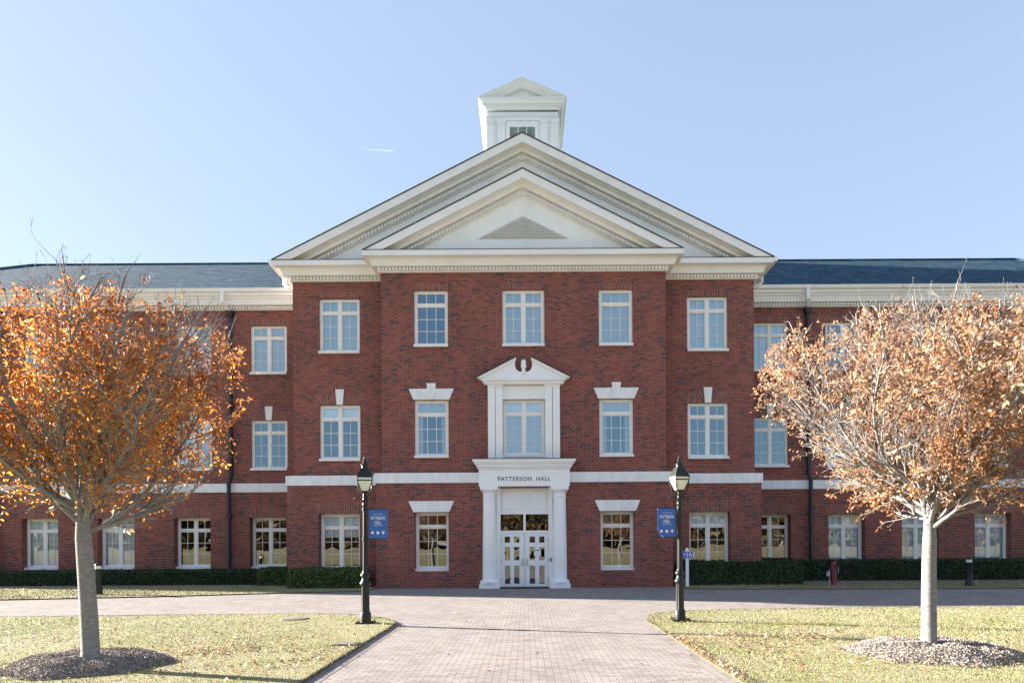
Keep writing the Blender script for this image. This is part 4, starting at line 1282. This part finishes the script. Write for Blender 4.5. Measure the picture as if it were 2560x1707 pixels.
def bollard():
    root = empty("bollard_light")
    m = MB(); m.lathe([(0.135, 0.0), (0.135, 0.14), (0.112, 0.22), (0.108, 0.24), (0.108, 0.86), (0.112, 0.87), (0.112, 0.90)], n=24); m.build("post", M['iron'], root, smooth=35)
    m = MB(); m.lathe([(0.098, 0.90), (0.098, 1.01)], n=24); m.build("lens", M['lampglass'], root, smooth=35)
    m = MB(); m.lathe([(0.118, 1.01), (0.118, 1.03), (0.09, 1.075), (0.04, 1.10), (0.0, 1.105)], n=24); m.build("cap", M['iron'], root, smooth=35)
    return root
bo = bollard(); bo.location = (16.5, -1.55, 0.03)
tag(bo, "black bollard light with white band before the right wing hedge", "bollard", "bollard lights by the drive")
bo2 = copy_tree(bo); bo2.location = (-14.93, -3.0, 0.03)
bo2["label"] = "black bollard light half hidden behind the left tree trunk"

rv = empty("valve_post", (11.93, -0.55, 0.03), "red fire valve post standing in front of the right wing hedge", "valve post")
m = MB(); m.lathe([(0.105, 0.0), (0.10, 0.05), (0.095, 0.60), (0.108, 0.61), (0.108, 0.66), (0.10, 0.67), (0.10, 0.82), (0.108, 0.83), (0.108, 0.86), (0.09, 0.90), (0.05, 0.92), (0.05, 0.95), (0.0, 0.955)], n=20)
m.build("body", M['red'], rv, smooth=35)
m = MB(); m.tube([(0.13, -0.02, 0.70), (0.165, -0.02, 0.69), (0.17, -0.02, 0.50), (0.13, -0.02, 0.48)], 0.014, 6); m.build("wrench", M['grey'], rv, smooth=50)
m = MB(); m.box(-0.06, 0.06, -0.128, -0.115, 0.70, 0.79); m.build("indicator_window", M['black'], rv)
jb = empty("junction_box", (11.70, -0.62, 0.03), "small grey junction box on a leaning conduit left of the red valve post", "junction box")
m = MB(); m.tube([(0.06, 0.02, 0.0), (0.01, 0.0, 0.42)], 0.016, 8); m.build("conduit", M['grey'], jb, smooth=50)
m = MB(); m.box(-0.085, 0.03, -0.05, 0.04, 0.38, 0.54); m.tube([(-0.02, 0, 0.53), (0.04, 0, 0.62)], 0.018, 8); m.build("box", M['grey'], jb, bevel=0.006)

# covers in the lawn
m = MB(); m.lathe([(0.31, 0.0), (0.31, 0.018), (0.29, 0.022), (0.0, 0.022)], n=28)
tag(m.build("utility_cover", M['cover'], loc=(-5.25, gy(15.6), 0.046), smooth=40), "round grey utility cover in the left lawn behind the grass", "utility cover")
m = MB(); m.box(-0.21, 0.21, -0.16, 0.16, 0.0, 0.020); m.box(-0.17, 0.17, -0.12, 0.12, 0.02, 0.026)
tag(m.build("utility_cover", M['cover'], loc=(-3.02, gy(11.6), 0.046), bevel=0.006), "rectangular grey utility cover beside the left edge of the walk", "utility cover")

# ------------------------------------------------------------------ mulch mounds
def mound(cx, cy, rx, ry, h, seed, label, rot=0.0):
    r = np.random.default_rng(seed)
    nr, na = 18, 64
    V = []
    for i in range(nr + 1):
        t = i / nr
        for k in range(na):
            a = 2 * np.pi * k / na
            e = 1 + 0.05 * math.sin(3 * a + seed) + 0.04 * math.sin(7 * a)
            V.append((cx + rx * t * e * math.cos(a), cy + ry * t * e * math.sin(a), 0.04 + h * max(0.0, 1 - t ** 3.4) * (1 + 0.12 * math.sin(5 * a + t * 6)) - (0.03 if i == nr else 0)))
    V = np.array(V); V[:, 2] += r.normal(0, 0.006, len(V))
    F = np.array([(i * na + k, i * na + (k + 1) % na, (i + 1) * na + (k + 1) % na, (i + 1) * na + k) for i in range(nr) for k in range(na)])[:, ::-1]
    root = empty("mulch_mound", (0, 0, 0), label, "mulch mound"); root["kind"] = "structure"
    np_mesh("mulch_heap", V, F, M['mulch'], root, smooth=True)
    n = 16000
    t = np.sqrt(r.random(n)) * 1.03; a = r.uniform(0, 2 * np.pi, n)
    e = 1 + 0.05 * np.sin(3 * a + seed) + 0.04 * np.sin(7 * a)
    p = np.stack([cx + rx * t * e * np.cos(a), cy + ry * t * e * np.sin(a), 0.05 + h * np.maximum(0.0, 1 - t ** 3.4) * (1 + 0.12 * np.sin(5 * a + t * 6)) + r.uniform(0, 0.012, n)], 1)
    d = np.array([0, 0, 1.0]) + r.normal(0, 0.6, (n, 3)); d /= np.linalg.norm(d, axis=1, keepdims=True)
    u = np.cross(d, r.normal(0, 1, (n, 3))); u /= np.linalg.norm(u, axis=1, keepdims=True); w = np.cross(d, u)
    L = r.uniform(0.008, 0.024, n)[:, None]; W = r.uniform(0.003, 0.008, n)[:, None]
    Q = np.stack([p - u * L - w * W, p + u * L - w * W, p + u * L + w * W, p - u * L + w * W], 1).reshape(-1, 3)
    o = np_mesh("mulch_chips", Q, np.arange(4 * n).reshape(-1, 4), M['mulchbits'], root); o["kind"] = "stuff"
    return root
TL = (-5.98, gy(9.45), 0.15, 0.945); TR = (6.10, gy(10.26), 0.14, 0.96)
mound(-6.2, gy(9.72), 1.07, 0.98, 0.17, 31, "dark mulch mound round the foot of the left tree")
mound(6.22, gy(10.38), 1.24, 1.05, 0.17, 32, "pale mulch mound round the foot of the right tree")

# ------------------------------------------------------------------ trees
def grow_tree(base, trunk, r0, env, seed, label, leafmat, n_limb=9, limb_len=3.9, leaf_top=5.3, bare=0.25, leaf_n=7, lsize=0.042, bare_out=0.0, gaps=-0.22, leaf_lo=1.9):
    rnd = random.Random(seed)
    root = empty("autumn_tree", (base[0], base[1], base[2]), label, "tree", "young trees on the two lawns"); root.scale = (base[3],) * 3
    wood = MB()
    k = len(trunk)
    rad = [r0 * (1.38 if i == 0 else (1.05 - 0.22 * i / (k - 1) - (0.35 if i == k - 1 else 0))) for i in range(k)]
    wood.tube(trunk, rad, 18)
    leaves_p, leaves_d = [], []
    top = Vector(trunk[-1])
    def inside(p):
        k_ = 9.5 / (9.5 + p.y)
        rr, ox = env(1.6 + (p.z - 1.6) * k_)
        return math.hypot(p.x - ox, p.y) <= rr
    def grow(p, d, L, r, lvl, bare_branch=False):
        step = (0.14, 0.11, 0.08, 0.06)[lvl]
        n = max(2, int(L / step))
        pts, rads = [p.copy()], [r]
        up = (0.030, 0.040, 0.04, 0.02)[lvl]
        jit = (0.075, 0.10, 0.13, 0.16)[lvl]
        out = False
        acc = rnd.uniform(0.0, 0.12)
        side = rnd.uniform(0, 6.28)
        for i in range(n):
            d = (d + Vector((rnd.gauss(0, jit), rnd.gauss(0, jit), rnd.gauss(0, jit) + up))).normalized()
            p = p + d * step
            t = (i + 1) / n
            rr = r * (1 - 0.85 * t) ** 0.9
            pts.append(p.copy()); rads.append(max(rr, 0.0025))
            if not inside(p):
                if rnd.random() < 0.8 or lvl < 2: out = True
            if lvl < 3:
                acc += step
                gap = (0.13, 0.10, 0.085)[lvl]
                if acc > gap and t > (0.06, 0.12, 0.15)[lvl]:
                    acc = 0.0
                    side += 2.4 + rnd.uniform(-0.5, 0.5)
                    ax = d.orthogonal().normalized()
                    ax = Matrix.Rotation(side, 3, d) @ ax
                    ang = R(rnd.uniform(20, 42))
                    nd = Matrix.Rotation(ang, 3, ax) @ d
                    nl = (1.45, 0.68, 0.28)[lvl] * rnd.uniform(0.55, 1.15) * (1 - 0.45 * t)
                    if p.z > leaf_top and rnd.random() < 0.45: continue
                    bb = bare_branch or (p.z > leaf_top and rnd.random() < 0.6) or rnd.random() < bare_out
                    grow(p, nd, nl, max(0.0035, rr * (0.62 if lvl else 0.58)), lvl + 1, bb)
            if lvl >= 2 and not bare_branch and p.z > leaf_lo:
                fade = 1.0 if p.z < leaf_top else max(0.0, 1 - (p.z - leaf_top) / 0.5)
                c = leaf_n * (0.7 if lvl == 2 else 1.0) / n * 1.0
                c = int(c) + (1 if rnd.random() < c - int(c) else 0)
                for _ in range(c):
                    if rnd.random() < fade * (1 - bare):
                        leaves_p.append((p.x + rnd.gauss(0, .02), p.y + rnd.gauss(0, .02), p.z + rnd.gauss(0, .02) - 0.015)); leaves_d.append((d.x, d.y, d.z))
            if out: break
        sides = (10, 6, 4, 3)[lvl]
        wood.tube(pts, rads, sides, cap=(lvl == 0))
    for i in range(n_limb):
        a = 2 * math.pi * i / n_limb + rnd.uniform(-0.25, 0.25)
        ti = rnd.uniform(0.0, 1.0)
        z0 = trunk[-2]
        start = Vector(trunk[-2]).lerp(top, ti)
        tilt = R(rnd.choice((12, 22, 30, 38, 46, 54, 66, 70)) + rnd.uniform(-5, 5)) if i else R(8)
        d = Vector((math.sin(tilt) * math.cos(a), math.sin(tilt) * math.sin(a), math.cos(tilt)))
        grow(start, d, limb_len * rnd.uniform(0.85, 1.1), r0 * rnd.uniform(0.26, 0.40), 0)
    wood.build("trunk", M['bark'], root, smooth=60, recalc=False)
    r = np.random.default_rng(seed)
    P = np.array(leaves_p); D = np.array(leaves_d)
    cl = np.zeros(len(P))
    for q in range(9):
        kv = r.normal(0, 1, 3); kv *= r.uniform(2.0, 5.5) / np.linalg.norm(kv)
        cl += np.sin(P @ kv + r.uniform(0, 6.28))
    keep = cl / 3.0 + r.normal(0, 0.45, len(P)) > gaps      # leaves hang in clumps with gaps between
    P, D = P[keep], D[keep]; n = len(P)
    dirs = D * 0.5 + r.normal(0, 0.7, (n, 3)) + np.array([0, 0, -0.35]); dirs /= np.linalg.norm(dirs, axis=1, keepdims=True)
    u = np.cross(dirs, r.normal(0, 1, (n, 3))); u /= np.linalg.norm(u, axis=1, keepdims=True)
    nn = np.cross(dirs, u)
    s = r.uniform(0.65, 1.25, n)[:, None] * lsize
    a0 = P; a1 = P + dirs * s * 1.0 + u * s * 0.48 + nn * s * 0.16; a2 = P + dirs * s * 2.1; a3 = P + dirs * s * 1.0 - u * s * 0.48 + nn * s * 0.16
    V = np.stack([a0, a1, a2, a3], 1).reshape(-1, 3)
    i4 = np.arange(n)[:, None] * 4
    F = np.concatenate([i4 + np.array([[0, 1, 2]]), i4 + np.array([[0, 2, 3]])], 0)
    np_mesh("crown", V, F, leafmat, root)
    print("TREE leaves", n, "wood verts", len(wood.v))
    return root

def env_from(table, ox=0.0):
    zs = [t[0] for t in table]; rs = [t[1] for t in table]
    xs = [t[2] if len(t) > 2 else ox for t in table]
    return lambda z: (float(np.interp(z, zs, rs)), float(np.interp(z, zs, xs)))
M['leaf_l'] = leaf_mat("orange_leaves", [(0, (0.12, 0.04, 0.03)), (0.35, (0.24, 0.075, 0.045)), (0.65, (0.50, 0.14, 0.04)), (0.88, (0.66, 0.23, 0.05)), (1, (0.52, 0.32, 0.22))], trans=0.58, zlo=3.5, zhi=5.4,  # pale pinkish end of the ramp imitates gloss highlights on some leaves
                       lowstops=[(0, (0.30, 0.08, 0.02)), (0.2, (0.58, 0.165, 0.025)), (0.5, (0.78, 0.29, 0.035)), (0.85, (0.62, 0.33, 0.06)), (0.93, (0.70, 0.42, 0.22)), (1, (0.36, 0.32, 0.05))])
M['leaf_r'] = leaf_mat("tan_leaves", [(0, (0.18, 0.085, 0.05)), (0.3, (0.40, 0.20, 0.098)), (0.65, (0.58, 0.335, 0.18)), (0.9, (0.73, 0.50, 0.33)), (1, (0.40, 0.15, 0.04))], trans=0.45, zlo=1.8, zhi=3.5,
                       lowstops=[(0, (0.24, 0.09, 0.03)), (0.4, (0.55, 0.20, 0.05)), (0.8, (0.66, 0.32, 0.10)), (1, (0.38, 0.30, 0.06))])
env_l = env_from([(1.5, 0.4), (1.9, 0.7), (2.25, 1.05), (2.56, 1.55), (2.8, 1.95), (3.6, 2.12), (4.35, 2.15), (4.8, 2.0, -.05), (5.2, 1.75, -.15), (5.45, 1.45, -.3), (5.65, 1.1, -.3), (5.8, 0.0, -.3)])
grow_tree(TL, [(0, 0, 0.0), (-0.005, 0, 0.12), (-0.01, 0, 0.3), (-0.035, 0, 0.8), (-0.075, 0.0, 1.45), (-0.10, 0.0, 1.8), (-0.12, 0, 2.5)], 0.122, env_l, 3,
          "orange leaved tree with a leaning grey trunk on the left lawn", M['leaf_l'], n_limb=19, limb_len=4.2, leaf_top=5.12, bare=0.12, leaf_n=6.4, lsize=0.035, gaps=0.0, leaf_lo=1.75)
env_r = env_from([(1.4, 0.4, 0), (1.7, 1.1, 0), (2.2, 1.65, .05), (2.95, 1.95, .1), (3.4, 2.4, .15), (3.8, 2.7, .2), (4.2, 2.85, .25), (4.6, 2.7, .45), (4.85, 2.5, .55), (5.1, 2.1, 0.95), (5.35, 1.7, 1.2), (5.6, 1.1, 1.4), (5.75, 0.0, 1.4)])
grow_tree(TR, [(0, 0, 0.0), (0.0, 0, 0.12), (0.0, 0, 0.3), (0.0, 0, 0.8), (0.01, 0.0, 1.4), (0.02, 0.0, 1.7), (0.02, 0, 2.35)], 0.112, env_r, 14,
          "tan and brown leaved tree with a straight pale trunk on the right lawn", M['leaf_r'], n_limb=20, limb_len=4.6, leaf_top=5.3, bare=0.12, leaf_n=6.6, lsize=0.035, leaf_lo=1.55)

# ------------------------------------------------------------------ fallen leaves
M['fallen'] = leaf_mat("fallen_leaves", [(0, (0.20, 0.085, 0.04)), (0.3, (0.36, 0.19, 0.10)), (0.6, (0.50, 0.33, 0.21)), (1, (0.68, 0.54, 0.42))], trans=0.2)
def scatter(pts, seed, zb=0.06, size=0.034):
    r = np.random.default_rng(seed); n = len(pts)
    p = np.column_stack([pts, np.full(n, zb) + r.uniform(0, 0.02, n)])
    d = np.array([0, 0, 1.0]) + r.normal(0, 0.45, (n, 3)); d /= np.linalg.norm(d, axis=1, keepdims=True)
    u = np.cross(d, r.normal(0, 1, (n, 3))); u /= np.linalg.norm(u, axis=1, keepdims=True); w = np.cross(d, u)
    s = r.uniform(0.6, 1.3, n)[:, None] * size
    V = np.stack([p - u * s, p + w * s * .5 + d * s * .25, p + u * s, p - w * s * .5 + d * s * .25], 1).reshape(-1, 3)
    i4 = np.arange(n)[:, None] * 4
    return V, np.concatenate([i4 + np.array([[0, 1, 2]]), i4 + np.array([[0, 2, 3]])], 0)
r = np.random.default_rng(77)
def lawn_pts(poly, n, cx, cy, sx, sy):
    x = np.concatenate([r.normal(cx, sx, n), r.uniform(cx - 8, cx + 8, n)]); y = np.concatenate([r.normal(cy, sy, n), r.uniform(gy(8.4), gy(16.5), n)])
    keep = in_poly(x, y, poly) & (fbm(x * 1.6, y * 1.6, 9) > r.uniform(-0.5, 0.35, len(x)))
    return np.stack([x, y], 1)[keep]
A = [lawn_pts(LAWN_L, 1500, -4.2, gy(10.6), 1.5, 1.0), lawn_pts(LAWN_R, 1700, 4.6, gy(11.2), 1.5, 1.1)]
ed = np.array(densify([(PR + 0.03, gy(8.3)), (PR + 0.03, gy(12.4))], 0.02)); ed = ed + r.normal(0, 0.03, ed.shape); A.append(ed)
pv = np.stack([r.uniform(-2.6, 2.6, 40), r.uniform(gy(8.6), gy(20), 40)], 1)
hg_ = np.stack([r.uniform(5.9, 22, 1500), r.uniform(-1.9, 2.0, 1500)], 1); A.append(hg_[in_poly(hg_[:, 0], hg_[:, 1], STRIP_R)])
hg_ = np.stack([r.uniform(-22, -5.9, 260), r.uniform(-4, 1.8, 260)], 1); A.append(hg_[in_poly(hg_[:, 0], hg_[:, 1], STRIP_L)])
V1, F1 = scatter(np.concatenate(A), 1, 0.062)
V2, F2 = scatter(pv, 2, 0.008)
tag(np_mesh("fallen_leaves", np.concatenate([V1, V2]), np.concatenate([F1, F2 + len(V1)]), M['fallen']), "dry fallen leaves scattered over the lawns and walk", "leaves", kind="stuff")

g = MB()
hp = [(-44, -0.05), (-52, 0.3), (-62, 1.3), (-72, 2.5), (-82, 3.2), (-130, 3.4)]
for (ya, za), (yb, zb_) in zip(hp[:-1], hp[1:]):
    g.quad((-160, ya, za), (160, ya, za), (160, yb, zb_), (-160, yb, zb_))
tag(g.build("hill", M['meadow'], smooth=60), "low grassy rise behind the viewer mirrored in the windows", "hill", kind="structure")
# ------------------------------------------------------------------ far wood behind the viewer, mirrored in the windows
r = np.random.default_rng(5)
n = 42000
x = r.uniform(-110, 110, n); dpt = r.uniform(0, 34, n)
prof = 7.0 + 3.0 * np.sin(x * 0.11 + 1) + 2.0 * np.sin(x * 0.31) + 1.2 * np.sin(x * 0.83 + 2)
z = r.random(n) ** 0.8 * prof * np.clip(dpt / 22, 0.12, 1) * np.clip(0.75 + 0.6 * np.sin(x * 0.23 + dpt * 0.3), 0.1, 1.2)
p = np.stack([x, -60 - dpt, z + np.interp(dpt, [0, 2, 12, 22, 34], [1.0, 1.3, 2.5, 3.1, 3.2])], 1)
d = r.normal(0, 1, (n, 3)); d /= np.linalg.norm(d, axis=1, keepdims=True)
u = np.cross(d, r.normal(0, 1, (n, 3))); u /= np.linalg.norm(u, axis=1, keepdims=True); w = np.cross(d, u)
s = r.uniform(0.5, 1.2, n)[:, None]
V = np.stack([p - u * s, p - w * s, p + u * s, p + w * s], 1).reshape(-1, 3)
M['wood'] = leaf_mat("far_wood_leaves", [(0, (0.05, 0.05, 0.02)), (0.5, (0.10, 0.08, 0.035)), (1, (0.17, 0.10, 0.04))], trans=0.2)
tag(np_mesh("far_wood", V, np.arange(4 * n).reshape(-1, 4), M['wood']), "far belt of autumn trees across the lawn behind the viewer", "wood", kind="stuff")

# ------------------------------------------------------------------ vapour trail high in the sky
dist = 4000.0
def skyp(px, py):
    return Vector(((px - 1208) / 1568 * dist, -26.9 + dist, 1.75 + (1246 - py) / 1568 * dist))
a, b = skyp(838, 340), skyp(908, 345.5)
m = MB(); rr_ = [0.3, 0.8, 1.6, 2.0]
pp_ = [a, a.lerp(b, .3), a.lerp(b, .7), b]
m.add([p_ + Vector((0, -math.sin(t_) * r_, math.cos(t_) * r_)) for p_, r_ in zip(pp_, rr_) for t_ in np.linspace(0, math.pi, 7)], [(7 * i + j, 7 * i + j + 1, 7 * i + j + 8, 7 * i + j + 7) for i in range(3) for j in range(6)])
mm, n_, l_, b_ = new_mat("vapour")
t_ = n_.new("ShaderNodeBsdfTranslucent"); t_.inputs[0].default_value = (1, 1, 1, 1)
t2_ = n_.new("ShaderNodeBsdfTransparent"); tm_ = n_.new("ShaderNodeMixShader"); tm_.inputs[0].default_value = 0.78
l_.new(t_.outputs[0], tm_.inputs[1]); l_.new(t2_.outputs[0], tm_.inputs[2]); l_.new(tm_.outputs[0], n_["Material Output"].inputs[0])
tag(m.build("vapour_trail", mm, smooth=80), "short thin white vapour trail in the sky left of the gable", "vapour trail")
